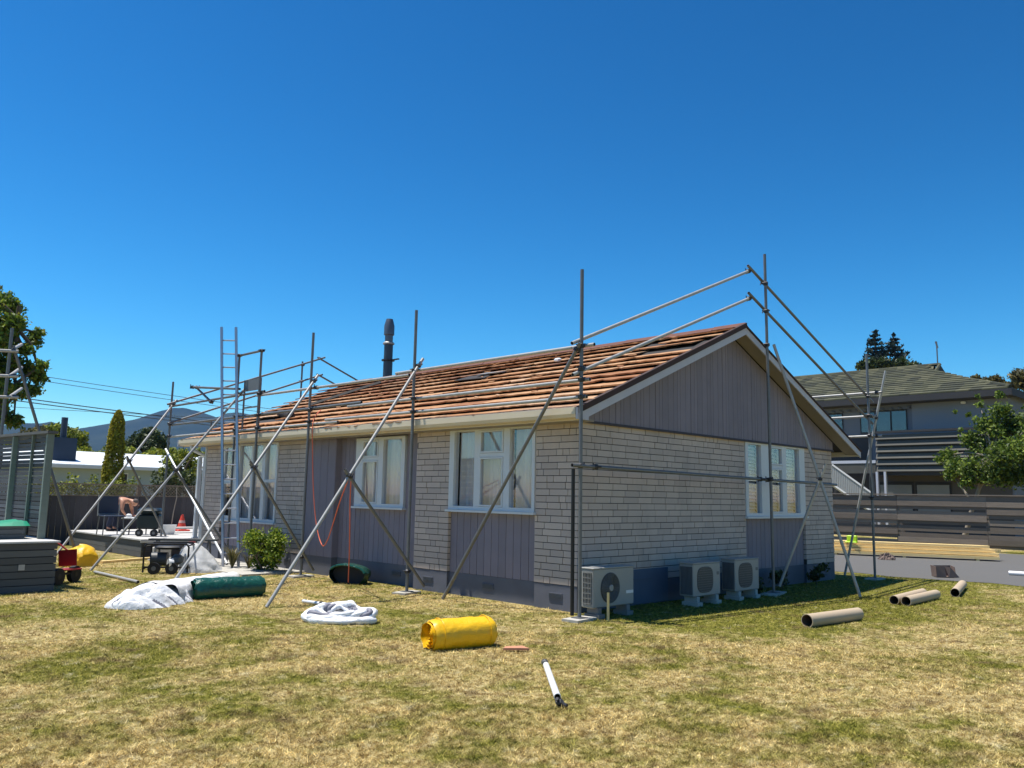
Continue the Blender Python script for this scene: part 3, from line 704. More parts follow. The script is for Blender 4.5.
# raking braces on the lawn side
def raker(y0, zt, foot, mid, inner):
    a = Vector((X-.03, y0, zt)); f = Vector(foot); e = (a-f).normalized(); tube('brace', tuple(f), tuple(a+e*.28), 'galv_pale', (.965,))
    p = f.lerp(a, mid); q = Vector(inner); d = (p-q).normalized(); tube('brace', tuple(q), tuple(p+d*.12), 'galv'); clampat(p, sc, 1.1, (a-f))
raker(2.95, 3.42, (-2.92, 2.80, .01), .51, (-.30, 2.80, .12)); raker(6.02, 3.45, (-3.16, 5.33, .01), .55, (-.30, 5.95, .12)); raker(8.9, 3.42, (-3.02, 9.10, .01), .55, (-.38, 8.75, .10)); raker(12.25, 3.42, (-3.08, 11.26, .01), .62, (-.45, 12.1, .44))
tube('brace', (X-.055, -.47, 3.46), (X-.055, 2.08, .02), 'galv', (.02,)); tube('brace', (-.56, 12.2, 2.45), (-.56, 8.75, .05), 'white_tube', (.30,))
# far gable rails
YF = 12.2
tube('gable_rail', (-.6, YF, 3.50), (3.6, YF, 5.18)); tube('gable_rail', (-.55, YF, 3.05), (3.55, YF, 4.70)); tube('gable_rail', (3.4, YF+.05, 5.16), (7.9, YF+.05, 3.5), 'galv', (.01,)); tube('gable_rail', (3.4, YF+.05, 4.70), (7.9, YF+.05, 3.05))
pole(2.98, YF+.11, 5.0, (4.46, 4.9)); pole(.55, YF+.11, 3.2, (), True)
# ladder landing
tube('rail', (X+.0, 7.95, 4.33), (X+.0, 9.02, 4.33)); tube('rail', (X-.05, 8.75, 3.60), (X-.35, 10.4, 3.74), 'galv', (.98,)); tube('brace', (X-.30, 10.3, 3.74), (X-.18, 9.75, 3.38), 'galv', (.02, .98))
g = MB(); g.box((-.40, 8.12, 2.72), (-.375, 8.155, 3.80)); g.box((-.40, 8.80, 2.72), (-.375, 8.835, 3.80)); g.box((-.40, 8.156, 3.20), (-.375, 8.799, 3.23)); g.box((-.40, 8.156, 2.72), (-.375, 8.799, 2.75))
gate = g.build('access_gate', 'galv', sc); MB().box((-.398, 8.156, 3.56), (-.378, 8.799, 3.80)).build('gate_panel', 'ac_grey', gate)
# ladder
ld = thing('ladder', 'tall aluminium ladder leaning on the scaffold landing beside the bush', 'ladder', (-.75, 8.4, 0))
A0 = Vector((-.58, 8.22, .0)); A1 = Vector((-.59, 8.97, 4.92)); off = Vector((-.215, .215, 0)); dd = (A1-A0)
for o_ in (Vector((0, 0, 0)), off):
    mb = MB(); mb.path([A0+o_, A1+o_], .032, 4); s_ = mb.build('stile', 'alu', ld)
n = 17
for i in range(1, n):
    p = A0+dd*(i/n); MB().tube(p, p+off, .015, 8).build('rung', 'alu', ld, smooth=True)

# ================================================================== THINGS ROUND THE HOUSE
def heatpump_small(name, label, x, y, w, hh, dep, style):
    t = thing(name, label, 'heat pump', (x+w/2, y+dep/2, 0), 'heat pumps along the gable wall')
    z0 = .13; z1 = z0+hh
    b = MB(); b.bbox((x+w/2, y+dep/2, (z0+z1)/2), (w, dep, hh), bev=.012); b.bbox((x+w/2, y+dep/2, z1+.006), (w+.012, dep+.012, .02), bev=.006); body = b.build('body', 'ac_body', t)
    if style == 'round':
        cx, cz, r = x+w*.40, (z0+z1)/2-.005, hh*.40
        MB().lathe((cx, y-.002, cz), [(r, .0), (r, -.004), (r*.99, -.008), (.0, -.0085)], 32, 0, 'y').build('fan_recess', 'ac_dark', t)
        g = MB()
        for k in range(1, 9): g.torus((cx, y-.018, cz), r*(.24+.085*k), .0028, 'y', 30, 5)
        for k in range(20): a = k*math.pi/10; g.tube((cx+math.cos(a)*r*.2, y-.014, cz+math.sin(a)*r*.2), (cx+math.cos(a)*r, y-.014, cz+math.sin(a)*r), .0022, 4)
        g.build('fan_grille', 'ac_grey', t); MB().lathe((cx, y-.012, cz), [(.22*r, .0), (.22*r, -.012), (.18*r, -.018), (0, -.0185)], 20, 0, 'y').build('hub', 'ac_body', t)
        MB().box((x+w*.80, y-.003, z0+hh*.30), (x+w*.98, y, z0+hh*.38)).build('badge', 'plastic_white', t)
        g = MB(); g.box((x-.004, y+.03, z0+.04), (x, y+dep-.03, z1-.04), 0)
        for k in range(7): zz = z0+.05+k*(hh-.10)/6; g.box((x-.012, y+.03, zz), (x-.0045, y+dep-.03, zz+.006), 1)
        for k in range(6): yy = y+.035+k*(dep-.08)/5; g.box((x-.016, yy, z0+.04), (x-.0125, yy+.005, z1-.04), 1)
        g.build('side_grille', ['ac_dark', 'ac_body'], t)
    else:
        cx, cz = x+w*.42, (z0+z1)/2; pts = []
        hw, hv = w*.29, hh*.40
        for k in range(28):
            a = 2*math.pi*k/28; q = 3.2; pts.append((cx+hw*math.copysign(abs(math.cos(a))**(2/q), math.cos(a)), y-.006, cz+hv*math.copysign(abs(math.sin(a))**(2/q), math.sin(a))))
        MB().prism(pts, (0, .006, 0)).build('fan_recess', 'ac_dark', t)
        g = MB()
        for k in range(11): zz = cz-hv*.9+k*hv*.18; ww = hw*(1-(abs(zz-cz)/hv)**3.2)**(1/3.2); g.box((cx-ww, y-.014, zz), (cx+ww, y-.010, zz+.004))
        g.build('fan_grille', 'ac_grey', t)
        g = MB(); g.box((x-.004, y+.02, z0+.03), (x, y+dep-.02, z1-.04), 0)
        for k in range(9): yy = y+.03+k*(dep-.07)/8; g.box((x-.014, yy, z0+.03), (x-.0045, yy+.010, z1-.04), 1)
        g.build('side_grille', ['ac_dark', 'ac_grey'], t)
        MB().box((x+w*.86, y-.003, z0+hh*.62), (x+w*.95, y, z0+hh*.72)).build('badge', 'ac_grey', t)
    for fx in (x+w*.12, x+w*.82):
        MB().box((fx-.06, y-.05, 0), (fx+.07, y+dep*.9, .055)).box((fx-.03, y-.02, .0555), (fx+.04, y+dep*.8, z0)).build('foot', 'concrete_dark' if style == 'round' else 'concrete', t)
    px_ = x+w+.02; MB().path([(px_-.03, y+dep*.5, z0+.10), (px_+.04, y+dep*.5, z0+.10), (px_+.07, y+dep*.7, z0+.14), (px_+.07, y+dep+.12, z0+.20), (px_+.07, .0, z0+.20)], .022, 8).build('insulated_pipe', 'rubber', t, smooth=True)
    return t
heatpump_small('heat_pump', 'wide heat pump unit with round fan nearest the house corner', -.27, -.50, .84, .48, .20, 'round')
heatpump_small('heat_pump', 'tall heat pump between the blue hatch and the farther unit', 1.84, -.60, .72, .46, .24, 'oval')
heatpump_small('heat_pump', 'heat pump farthest from the corner, below the grey panel', 2.99, -.60, .72, .47, .24, 'oval')
mb = MB(); mb.tube((-.20, -.68, -.05), (-.20, -.68, .34), .018, 6, r1=.016); tag(mb.build('wooden_stake', 'timber', off=None), 'short wooden stake in the ground beside the corner heat pump', 'stake')

def spiral_roll(name, label, cat, p0, p1, r, mat, seed=0, flat=.93, sag=.015, parts=True):
    """a rolled-up sheet: lumpy outer skin, spiral ends, straps"""
    p0 = Vector(p0); p1 = Vector(p1); ax = (p1-p0).normalized(); sd = ax.cross(Vector((0, 0, 1))).normalized(); upv = Vector((0, 0, 1)); Ln = (p1-p0).length
    t = thing(name, label, cat, tuple((p0+p1)/2))
    rs = random.Random(seed); n, m = 40, 26; vs = []
    for i in range(m+1):
        u = i/m; endf = 1-.10*math.exp(-((u*(1-u))*60)); c = p0+ax*Ln*u
        for k in range(n):
            a = 2*math.pi*k/n; nz = mnoise.noise(Vector((math.cos(a)*1.6+seed, math.sin(a)*1.6, u*4)))*.06+mnoise.noise(Vector((math.cos(a)*4+seed, math.sin(a)*4, u*11)))*.04
            rr = r*endf*(1+nz); y_ = math.sin(a)*rr*flat; x_ = math.cos(a)*rr; y_ = max(y_, -r*.80)
            vs.append(c+sd*x_+upv*(y_+r*.80)+ax*(.02*mnoise.noise(Vector((a*2, seed, u*3)))*(1 if 0 < i < m else .7)))
    fs = [(i*n+k, i*n+(k+1) % n, (i+1)*n+(k+1) % n, (i+1)*n+k) for i in range(m) for k in range(n)]
    mb = MB(); mb.add(vs, fs)
    mb.build('outer_layer', mat, t, smooth=True)
    # spiral ends
    for e, c in ((0, p0), (1, p1)):
        mb = MB(); turns = 4.2; ns = 110; vs = []; sgn = 1 if e == 0 else -1
        for i in range(ns+1):
            q = i/ns; a = q*turns*2*math.pi+seed; rr = r*(.10+.80*q)*(1+.05*math.sin(a*2+seed)); dep = (.035*(1-q)+.01*math.sin(i*1.7))*sgn
            c2 = c+upv*(r*.80)+ax*(-.004*sgn+dep*.6)
            b = c2+sd*math.cos(a)*rr+upv*max(math.sin(a)*rr*flat, -r*.78); vs += [b-ax*.02*sgn, b+ax*.10*sgn]
        mb.add(vs, [(2*i, 2*i+2, 2*i+3, 2*i+1) for i in range(ns)]); mb.build('rolled_end', mat, t, smooth=True)
    for e, c_ in ((0, p0), (1, p1)):
        sg = 1 if e == 0 else -1; cc = c_+upv*r*.80+ax*.045*sg; MB().add([cc+sd*math.cos(2*math.pi*k/20)*r*.90+upv*max(math.sin(2*math.pi*k/20)*r*.86, -r*.76) for k in range(20)], [tuple(range(20))]).build('inner_layer', mat, t)
    if parts:
        for u in (.14, .90):
            c = p0+ax*Ln*u+upv*r*.80; pts = [c+sd*math.cos(a)*r*1.03+upv*max(math.sin(a)*r*1.0, -r*.79) for a in [2*math.pi*k/24 for k in range(25)]]
            MB().path(pts, .0045, 6, cap=False).build('strap', mat, t)
    return t
spiral_roll('tarp_roll', 'bright yellow rolled-up tarpaulin on the lawn', 'tarpaulin', tuple(at(429, 650, z=0)), tuple(at(489, 644.5, z=0)), .165, 'yellow_tarp', 3)
spiral_roll('tarp_roll', 'shiny dark green tarpaulin roll beside the white crumpled sheet', 'tarpaulin', (-3.28, 4.18, 0), (-2.33, 4.06, 0), .165, 'green_tarp', 8, parts=False)

def crumple(name, label, cat, cx, cy, rx, ry, h, rot, mat, mat2, seed, n=90, ringy=0, strip=0):
    """folded heap of sheeting: height field with sharp folds, a turned-under hem"""
    vs = []; N = n
    def H(u, v):
        rr = math.hypot(u, v); a = math.atan2(v, u)
        base = max(0, 1-rr**3.2)
        f = 0
        for o_ in range(3):
            w = 1.5*(1.9**o_); q = mnoise.noise(Vector((u*w+seed, v*w*1.7+seed*2, o_*3.1+seed))); f += (1-abs(q)*2.6)*(.55**o_)
        z = base*(.62+.24*f)
        if ringy: z = base*(.62+.16*math.sin(rr*17+1.6*math.sin(a*2+seed)+seed)+.10*f)
        return z
    idx = {}; 
    for j in range(N+1):
        for i in range(N+1):
            u = -1+2*i/N; v = -1+2*j/N; rr = math.hypot(u, v)
            lim = .93+.06*mnoise.noise(Vector((math.atan2(v, u)*1.4, seed, 0)))
            if rr > lim: continue
            z = max(.004, H(u/lim, v/lim)*h)
            x = u*rx+(.04*mnoise.noise(Vector((u*5, v*5, seed)))); y = v*ry+(.04*mnoise.noise(Vector((u*5, v*5, seed+9))))
            idx[(i, j)] = len(vs); vs.append((cx+x*math.cos(rot)-y*math.sin(rot), cy+x*math.sin(rot)+y*math.cos(rot), z))
    fs = []; mm = []
    mb = MB()
    for j in range(N):
        for i in range(N):
            k = [(i, j), (i+1, j), (i+1, j+1), (i, j+1)]
            if all(q in idx for q in k): fs.append(tuple(idx[q] for q in k))
    n0 = len(vs); mb.add(vs, fs)
    for q, f_ in enumerate(fs):
        z = sum(vs[i][2] for i in f_)/4; w = mnoise.noise(Vector((vs[f_[0]][0]*3.1+seed, vs[f_[0]][1]*5.5, 2)))
        mb.m[q] = 1 if (w > .36) else 0
    o = mb.build(name, [mat, mat2], off=(cx, cy, 0), smooth=True, recalc=True); tag(o, label, cat); return o
A_ = at(137, 611, z=0); B_ = at(197, 600, z=0); ax = (B_-A_).normalized(); ay = Vector((-ax.y, ax.x, 0)); Lh = (B_-A_).length; n, m = 150, 44; vs = []; fl_ = []
for i in range(n+1):
    for j in range(m+1):
        u = i/n; v = j/m*2-1; env = max(0, 1-abs(2*u-1)**3.5)**.5; wv_ = .95*mnoise.noise(Vector((u*2.6, v*.8, 3)))
        fold = abs(math.sin(u*17+v*2.4+wv_*3.6)); fold = fold**.55; f2 = abs(math.sin(v*6.5+wv_*4+u*9))**.5
        wd_ = .40*env*(1+.10*math.sin(u*23+wv_*3)); top_ = max(0, 1-abs(v)**3)
        z = .25*env*top_*(.38+.40*fold+.20*f2)*(1.0+.35*mnoise.noise(Vector((u*5, v*2, 7))))+.003
        p = A_+ax*Lh*u+ay*(v*wd_+.30+.03*mnoise.noise(Vector((u*9, v*3, 2)))); vs.append((p.x, p.y, z)); fl_.append(fold if mnoise.noise(Vector((u*6, v*2, 11))) > -.1 else 1)
mb = MB(); mb.add(vs, [(i*(m+1)+j, i*(m+1)+j+1, (i+1)*(m+1)+j+1, (i+1)*(m+1)+j) for i in range(n) for j in range(m)]); k = 0
for i in range(n):
    for j in range(m): mb.m[k] = 1 if fl_[i*(m+1)+j] < .36 else 0; k += 1  # fold valleys take the darker sheet, painting in crease shade
tag(mb.build('crumpled_sheet', ['white_tarp', 'tarp_shade'], off=tuple(A_), smooth=True), 'crumpled white sheeting heap lying left of the green roll', 'tarpaulin')
A_ = at(172, 604, z=0); B_ = at(243, 581, z=0); ax = (B_-A_).normalized(); ay = Vector((-ax.y, ax.x, 0)); Lh = (B_-A_).length; n, m = 50, 22; vs = []
for i in range(n+1):
    for j in range(m+1):
        u = i/n; v = j/m*2-1; wd_ = .34*(1-.45*u); top_ = max(0, 1-abs(v)**7)
        z = (.26-.12*u)*top_*(1+.10*mnoise.noise(Vector((u*6, v*1.5, 4)))+.05*math.sin(v*5+u*3))+.003
        p = A_+ax*Lh*u+ay*(v*wd_+.22+.03*mnoise.noise(Vector((u*6, v, 1)))); vs.append((p.x, p.y, z))
mb = MB(); mb.add(vs, [(i*(m+1)+j, i*(m+1)+j+1, (i+1)*(m+1)+j+1, (i+1)*(m+1)+j) for i in range(n) for j in range(m)])
tag(mb.build('folded_sheet', 'white_tarp', off=tuple(A_), smooth=True), 'long folded white sheet lying behind the dark green roll', 'tarpaulin')

# round bundle: several loops of folded white cloth
bd = thing('cloth_bundle', 'white cloth folded into an oval bundle on open lawn', 'cloth', (-2.86, 1.12, 0))
rs = random.Random(5)
for k in range(9):
    r0 = .345-.030*k; pts = []; rad = []; n = 46
    for i in range(n+1):
        a = 2*math.pi*i/n; q = r0*(1+.08*math.sin(a*2+k)+.05*math.sin(a*5+k*2)); hgt = .03+.016*min(k, 5)+.045*math.sin(a+.6)+.022*math.sin(a*3+k*1.3)-.012*max(0, k-5)
        pts.append((-2.84+q*1.12*math.cos(a+.2)*.80+.0, 1.22-q*math.cos(a+.2)*.80+q*.80*math.sin(a+.2)*.9, max(.03, hgt+.03))); rad.append((.034+.008*math.sin(a*4+k)+.006*math.sin(a*9+k*2))*(1 if k < 6 else .8))
    pts[-1] = pts[0]; rad[-1] = rad[0]; MB().path(pts, rad, 9, cap=False).build('fold', 'white_tarp' if k not in (3, 6, 7) else 'tarp_shade', bd, smooth=True)  # grey copies paint shade into some of the white folds
MB().lathe((-2.80, 1.22, 0), [(.15, .0), (.13, .045), (.0, .05)], 16).build('inner_fold', 'tarp_shade', bd, smooth=True)  # dark centre of the bundle, shade put into the colour

# tubes and pipes on the grass
def rod(name, label, cat, p0, p1, r, mat, collars=()):
    mb = MB(); mb.hollow(p0, p1, r, r*.8, 14, 0, 1); o = mb.build(name, [mat, 'dark_void'], off=tuple((Vector(p0)+Vector(p1))/2), smooth=True); tag(o, label, cat)
    p0 = Vector(p0); p1 = Vector(p1)
    for t in collars:
        p = p0.lerp(p1, t); d = (p1-p0).normalized(); c = MB(); c.tube(p-d*.02, p+d*.02, r*1.35, 12); c.build('collar', 'clamp', o)
    return o
p = at(303, 601, z=.03); q = at(345, 607, z=.03); rod('loose_tube', 'thin white tube poking out behind the oval cloth bundle', 'pipe', (p.x, p.y, .03), (q.x, q.y, .03), .022, 'white_tube', (.45,))
o = rod('white_pipe', 'short white pipe with dark fitting at its near end', 'pipe', tuple(at(546, 665, z=.03)), tuple(at(557.5, 697, z=.03)), .027, 'plastic_white')
e = at(559.5, 702, z=.03); m = MB(); m.bbox(e, (.09, .06, .055), rot=Rz(.85), bev=.02); m.tube(e, e+Vector((-.05, -.02, .035)), .012, 6); m.tube(e, e+Vector((-.02, -.09, -.005)), .012, 6); m.build('fitting', 'clamp', o)
e = at(544.6, 662, z=.03); m = MB(); m.bbox(e, (.04, .06, .05), rot=Rz(.85), bev=.015); m.build('fitting', 'galv', o)
p = at(95, 572, z=.03); q = at(138, 582, z=.03); rod('loose_tube', 'pale scaffold tube lying left of the crumpled sheeting', 'pipe', (p.x, p.y, .03), (q.x, q.y, .03), .026, 'galv_pale')
p = at(101, 562, z=.03); q = at(152, 558, z=.03); mb = MB(); mb.box((-.0, -.045, 0), (math.hypot(q.x-p.x, q.y-p.y), .045, .05), rot=Rz(math.atan2(q.y-p.y, q.x-p.x)), piv=(0, 0, 0)); mb.v = [(v[0]+p.x, v[1]+p.y, v[2]) for v in mb.v]
tag(mb.build('timber_batten', 'timber', off=(p.x, p.y, 0)), 'long thin timber batten on the grass in front of the deck', 'timber')
# roof tile shard
sp = at(515.5, 652, z=0); mb = MB(); mb.prism([(sp.x-.08, sp.y+.09, .012), (sp.x+.0, sp.y-.03, .02), (sp.x+.10, sp.y-.09, .015), (sp.x+.09, sp.y-.0, .03), (sp.x-.03, sp.y+.11, .02)], (0, 0, .022)); tag(mb.build('shingle_piece', 'terracotta', off=(sp.x, sp.y, 0)), 'broken orange shingle piece right of the yellow roll', 'shingle')
# cardboard tubes
def ctube(label, p0, p1, r):
    mb = MB(); mb.hollow(p0, p1, r, r*.90, 26, 0, 1); o = mb.build('cardboard_tube', ['cardboard', 'card_inside'], off=tuple((Vector(p0)+Vector(p1))/2), smooth=True); tag(o, label, 'cardboard tube', 'cardboard tubes on the lawn')
    # scorched looking brown seam rings near one end
    return o
def ct2(label, a_, b_, r):
    p = at(*a_, z=r); q = at(*b_, z=r); ctube(label, (p.x, p.y, r-.004), (q.x, q.y, r-.004), r)
ct2('long cardboard tube lying alone nearest the gable wall', (807, 620.5), (858, 613.5), .080)
ct2('left cardboard tube of the touching pair', (894, 600), (923, 592.5), .070)
ct2('right cardboard tube of the touching pair', (906, 601), (936, 594), .072)
ct2('short cardboard tube pointing away beside the driveway edge', (955, 592.5), (962.5, 584), .072)
# torn carton
ct = thing('carton', 'small brown torn carton at the driveway edge', 'box', (9.9, -1.4, 0))
c0 = at(946.5, 578, z=0); ax = Vector((.70, -.70, 0))*.74; ay = Vector((.7, .7, 0))*.74
def q3(u, v, z): p = c0+ax*u+ay*v; return (p.x, p.y, .01+z*.78)
MB().prism([q3(-.27, 0, .01), q3(-.02, -.05, .01), q3(-.06, -.03, .30), q3(-.28, .0, .28)], tuple(ay*.012)).build('panel', 'card_brown', ct)
MB().prism([q3(-.27, .0, .01), q3(-.27, .28, .01), q3(-.29, .30, .30), q3(-.28, 0, .28)], tuple(ax*.012)).build('panel', 'card_brown', ct)
MB().prism([q3(-.05, .0, .30), q3(.10, -.05, .27), q3(.33, -.08, .01), q3(.05, -.06, .01)], tuple(ay*.03)).build('flap', 'card_brown', ct)
MB().prism([q3(-.27, .28, .01), q3(.27, .28, .01), q3(.27, .28, .30), q3(-.27, .28, .29)], tuple(ay*.012)).build('panel', 'card_brown', ct)
MB().prism([q3(.27, .27, .01), q3(.28, .03, .01), q3(.28, .08, .27), q3(.27, .27, .30)], tuple(ax*.012)).build('panel', 'card_brown', ct)
MB().prism([q3(-.26, .0, .01), q3(.26, .0, .01), q3(.26, .27, .01), q3(-.26, .27, .01)], (0, 0, .01)).build('bottom', 'card_brown', ct)

# stack of long timber on the driveway
ts = thing('timber_stack', 'long stack of pale framing timber along the dark fence', 'timber', (16, 1.5, 0))
e1 = Vector((17.05, -.55, 0)); e0 = Vector((14.95, 5.2, 0)); ax = (e0-e1).normalized(); sd = Vector((ax.y, -ax.x, 0)); rs = random.Random(3)
for b in (.6, 2.4, 4.2):
    p = e1+ax*b; MB().box((-.30, -.04, 0), (.34, .04, .045), rot=Rz(math.atan2(sd.y, sd.x)), piv=(0, 0, 0)).build('bearer', 'timber', ts, off=None) if False else None
    m = MB(); m.box((-.30, -.04, 0.006), (.34, .04, .05), rot=Rz(math.atan2(sd.y, sd.x)), piv=(0, 0, 0)); m.v = [(v[0]+p.x, v[1]+p.y, v[2]) for v in m.v]; m.build('bearer', 'timber', ts)
for lay in range(4):
    for k in range(6 - (lay == 3)*2):
        s0 = rs.uniform(0, .35)+(.25 if lay == 3 else 0); s1 = 6.0-rs.uniform(0, .2); o_ = -.27+k*.094; z = .052+lay*.092+rs.uniform(0, .004); o_ += rs.uniform(-.012, .012)
        p = e1+sd*o_+Vector((.055*lay, 0, 0)); m = MB(); m.box((s0, -.045, 0), (s1, .040, .076), rot=Rz(math.atan2(ax.y, ax.x)), piv=(0, 0, 0)); m.v = [(v[0]+p.x, v[1]+p.y, v[2]+z) for v in m.v]; m.build('plank', 'timber', ts)
p = at(853, 543, X=15.6); mb = MB(); mb.bbox((15.55, p.y, .47), (.06, .30, .20), bev=.02); mb.bbox((15.53, p.y+.02, .375), (.09, .34, .03), bev=.01); tag(mb.build('marker_bag', 'lime', off=(15.55, p.y, .4)), 'fluorescent lime bag hung over the timber stack', 'bag')
pc = at(887, 560, z=0); crumple('wrapping_scrap', 'torn brown wrapping scrap lying against the front of the timber', 'scrap', pc.x, pc.y, .24, .13, .20, 1.9, 'card_brown', 'cardboard', 6, 40)
p = at(1009, 573, z=.05); q = at(1040, 575, z=.05)
rod('kerb_pipe', 'white plastic pipe lying on the driveway past the timber end', 'pipe', (p.x, p.y, .05), (q.x, q.y, .05), .05, 'plastic_white')

# things against the long wall
gs = thing('garden_sack', 'dark green open sack slumped against the long wall', 'sack', (-.30, 4.75, 0))
n, m = 32, 12; vs = []; mo = Vector((-.50, 4.60, 0)); inn = Vector((.42, .30, 0)); wd = Vector((-.42, .86, 0)).normalized()
def mouth(a, s_): return wd*(math.cos(a)*.33*s_*(1+.06*math.sin(a*3)))+Vector((0, 0, max(.006, .14+math.sin(a)*.19*s_*(1+.10*math.sin(a*2+1)))))
for i in range(m+1):
    u = i/m; s_ = (1+.12*math.sin(u*3.1))*(1-.75*u**4)
    for k in range(n):
        a = 2*math.pi*k/n; q = mo+inn*u+mouth(a, s_*(1+.07*mnoise.noise(Vector((math.cos(a)*3, math.sin(a)*3, u*4))))); vs.append(q)
mb = MB(); mb.add(vs, [(i*n+k, i*n+(k+1) % n, (i+1)*n+(k+1) % n, (i+1)*n+k) for i in range(m) for k in range(n)]+[tuple(range(m*n, m*n+n))]); mb.build('sack_body', 'green_dark', gs, smooth=True)
vs = [mo+inn*.25+mouth(2*math.pi*k/n, .93) for k in range(n)]; MB().add(vs, [tuple(range(n))]).build('mouth_shade', 'dark_void', gs)  # black disc inside the mouth paints in the dark interior
MB().path([mo+mouth(2*math.pi*k/24, 1.0) for k in range(2, 12)], .022, 7).build('rim', 'green_tarp', gs, smooth=True)
# ropes
def rope(label, pts, sub=8):
    pts = [Vector(p) for p in pts]; out = []
    for i in range(len(pts)-1):
        p0 = pts[max(i-1, 0)]; p1 = pts[i]; p2 = pts[i+1]; p3 = pts[min(i+2, len(pts)-1)]
        for k in range(sub):
            t = k/sub; out.append(.5*((2*p1)+(-p0+p2)*t+(2*p0-5*p1+4*p2-p3)*t*t+(-p0+3*p1-3*p2+p3)*t**3))
    out.append(pts[-1]); o = MB().path(out, .0085, 6).build('rope', 'orange_rope', off=tuple(pts[0]), smooth=True); tag(o, label, 'rope', 'orange ropes hanging from the roof'); return o
rope('orange rope hanging from the eave in a deep loop', [(-.1, 6.3, 3.05), (-.46, 5.95, 2.78), (-.455, 5.92, 2.2), (-.45, 5.83, 1.5), (-.46, 5.65, .90), (-.52, 5.35, .60), (-.66, 4.98, .70), (-.86, 4.52, 1.0), (-1.15, 3.9, 1.38), (-1.52, 3.10, 1.78)])
rope('thin orange rope dropping straight from the brace to the green sack', [(-1.53, 3.06, 1.74), (-1.25, 3.48, 1.40), (-.95, 3.9, .98), (-.68, 4.28, .55), (-.56, 4.45, .05)])

# bush by the far window
bs = thing('garden_bush', 'yellow green rounded bush under the far window', 'bush', (-.52, 7.32, 0))
cl = crown((-.55, 7.30, .42), (.36, .46, .38), 26, .17, 4); leaves('foliage', clumps(cl, 7500, .25), .055, 'leaf_bush', bs)
trunk('stem', (-.52, 7.32, 0), (-.95, 7.25, .6), .02, bs, 'bark', [c[:3] for c in cl[:7]], 2)
def flax(name, label, x, y, h, n, mat, seed):
    rs = random.Random(seed); mb = MB()
    for i in range(n):
        a = rs.uniform(0, 6.28); l = h*rs.uniform(.6, 1.1); ln = rs.uniform(.15, .75); w = .012; d = Vector((math.cos(a), math.sin(a), 0)); s_ = Vector((-d.y, d.x, 0))*w; b = Vector((x, y, 0))
        m1 = b+d*l*ln*.4+Vector((0, 0, l*.6)); e = b+d*l*ln+Vector((0, 0, l*.85)); mb.add([b-s_, b+s_, m1+s_, m1-s_, e], [(0, 1, 2, 3), (3, 2, 4)])
    return tag(mb.build(name, mat, off=(x, y, 0)), label, 'plant')
flax('strappy_plant', 'brown green strappy plant at the ladder foot', -.75, 8.15, .5, 60, 'leaf_olive', 1)
flax('strappy_plant', 'small dead brown stalks between the ladder and the bush', -.55, 7.85, .38, 30, 'leaf_olive', 2)
for i, (x, y, h, lb) in enumerate(((3.95, -.32, .42, 'dark weed between the farthest heat pump and the middle pole'), (5.15, -.25, .36, 'dark weed right of the middle pole base'), (6.4, -.28, .45, 'largest dark weed below the right end of the gable wall'))):
    t = thing('weed', lb, 'plant', (x, y, 0)); cl = crown((x, y, h*.5), (.3, .15, h*.4), 8, .10, i+20); leaves('foliage', clumps(cl, 500, .3), .06, 'leaf_dark', t); trunk('stem', (x, y, 0), (x, y, h*.5), .008, t, 'bark', [c[:3] for c in cl[:4]], i)
# plastic bag
n, m = 36, 18; vs = []
for i in range(m+1):
    u = i/m
    for k in range(n):
        a = 2*math.pi*k/n; r = (.30*(1-u)**.6+.06)*(1+.16*mnoise.noise(Vector((math.cos(a)*2.2, math.sin(a)*2.2, u*2.5)))+.10*mnoise.noise(Vector((math.cos(a)*6, math.sin(a)*6, u*6))))
        vs.append((-1.42+math.cos(a)*r*1.15-.16*u, 8.02+math.sin(a)*r+.12*u, .52*u))
mb = MB(); mb.add(vs, [(i*n+k, i*n+(k+1) % n, (i+1)*n+(k+1) % n, (i+1)*n+k) for i in range(m) for k in range(n)]+[tuple(range(m*n, m*n+n))])
bag = mb.build('plastic_bag', 'bag_white', off=(-1.42, 8.0, 0), smooth=True); tag(bag, 'bulging translucent white plastic bag at the ladder foot', 'bag')
MB().box((-1.64, 8.11, .48), (-1.53, 8.16, .55)).build('red_print', 'red_paint', bag)
# generator: black tube frame, engine, tank, wheels
gn = thing('generator', 'black framed portable generator on wheels on the lawn', 'generator', (-2.0, 8.0, 0)); GX, GY = -2.03, 8.05; gr = Rz(-.62)
def gp(x, y, z): v = gr @ Vector((x, y, z)); return (v.x+GX, v.y+GY, z)
mb = MB()
for y in (-.25, .25): mb.path([gp(-.38, y, .03), gp(-.38, y, .48), gp(-.34, y, .53), gp(.34, y, .53), gp(.38, y, .48), gp(.38, y, .03)], .017, 8)
for x in (-.36, .36):
    for z in (.10, .50): mb.tube(gp(x, -.25, z), gp(x, .25, z), .015, 8)
for y in (-.25, .25): mb.tube(gp(-.38, y, .12), gp(.38, y, .12), .015, 8)
mb.build('frame', 'black_metal', gn, smooth=True)
def gbox(name, c, sz, mat, bev=.03): m = MB(); m.bbox(gp(*c), sz, rot=gr, bev=bev); return m.build(name, mat, gn, smooth=True)
gbox('fuel_tank', (0, 0, .46), (.46, .30, .07), 'black_metal', .03); gbox('engine', (.14, 0, .24), (.20, .24, .18), 'ac_grey', .05)
mb = MB(); c = gp(-.16, 0, .25); d = gr @ Vector((1, 0, 0)); mb.tube(Vector(c)-d*.15, Vector(c)+d*.13, .12, 18); mb.build('alternator', 'ac_dark', gn, smooth=True)
mb = MB(); mb.tube(gp(.05, -.28, .19), gp(.12, -.24, .19), .085, 16); mb.build('air_filter', 'plastic_white', gn, smooth=True)
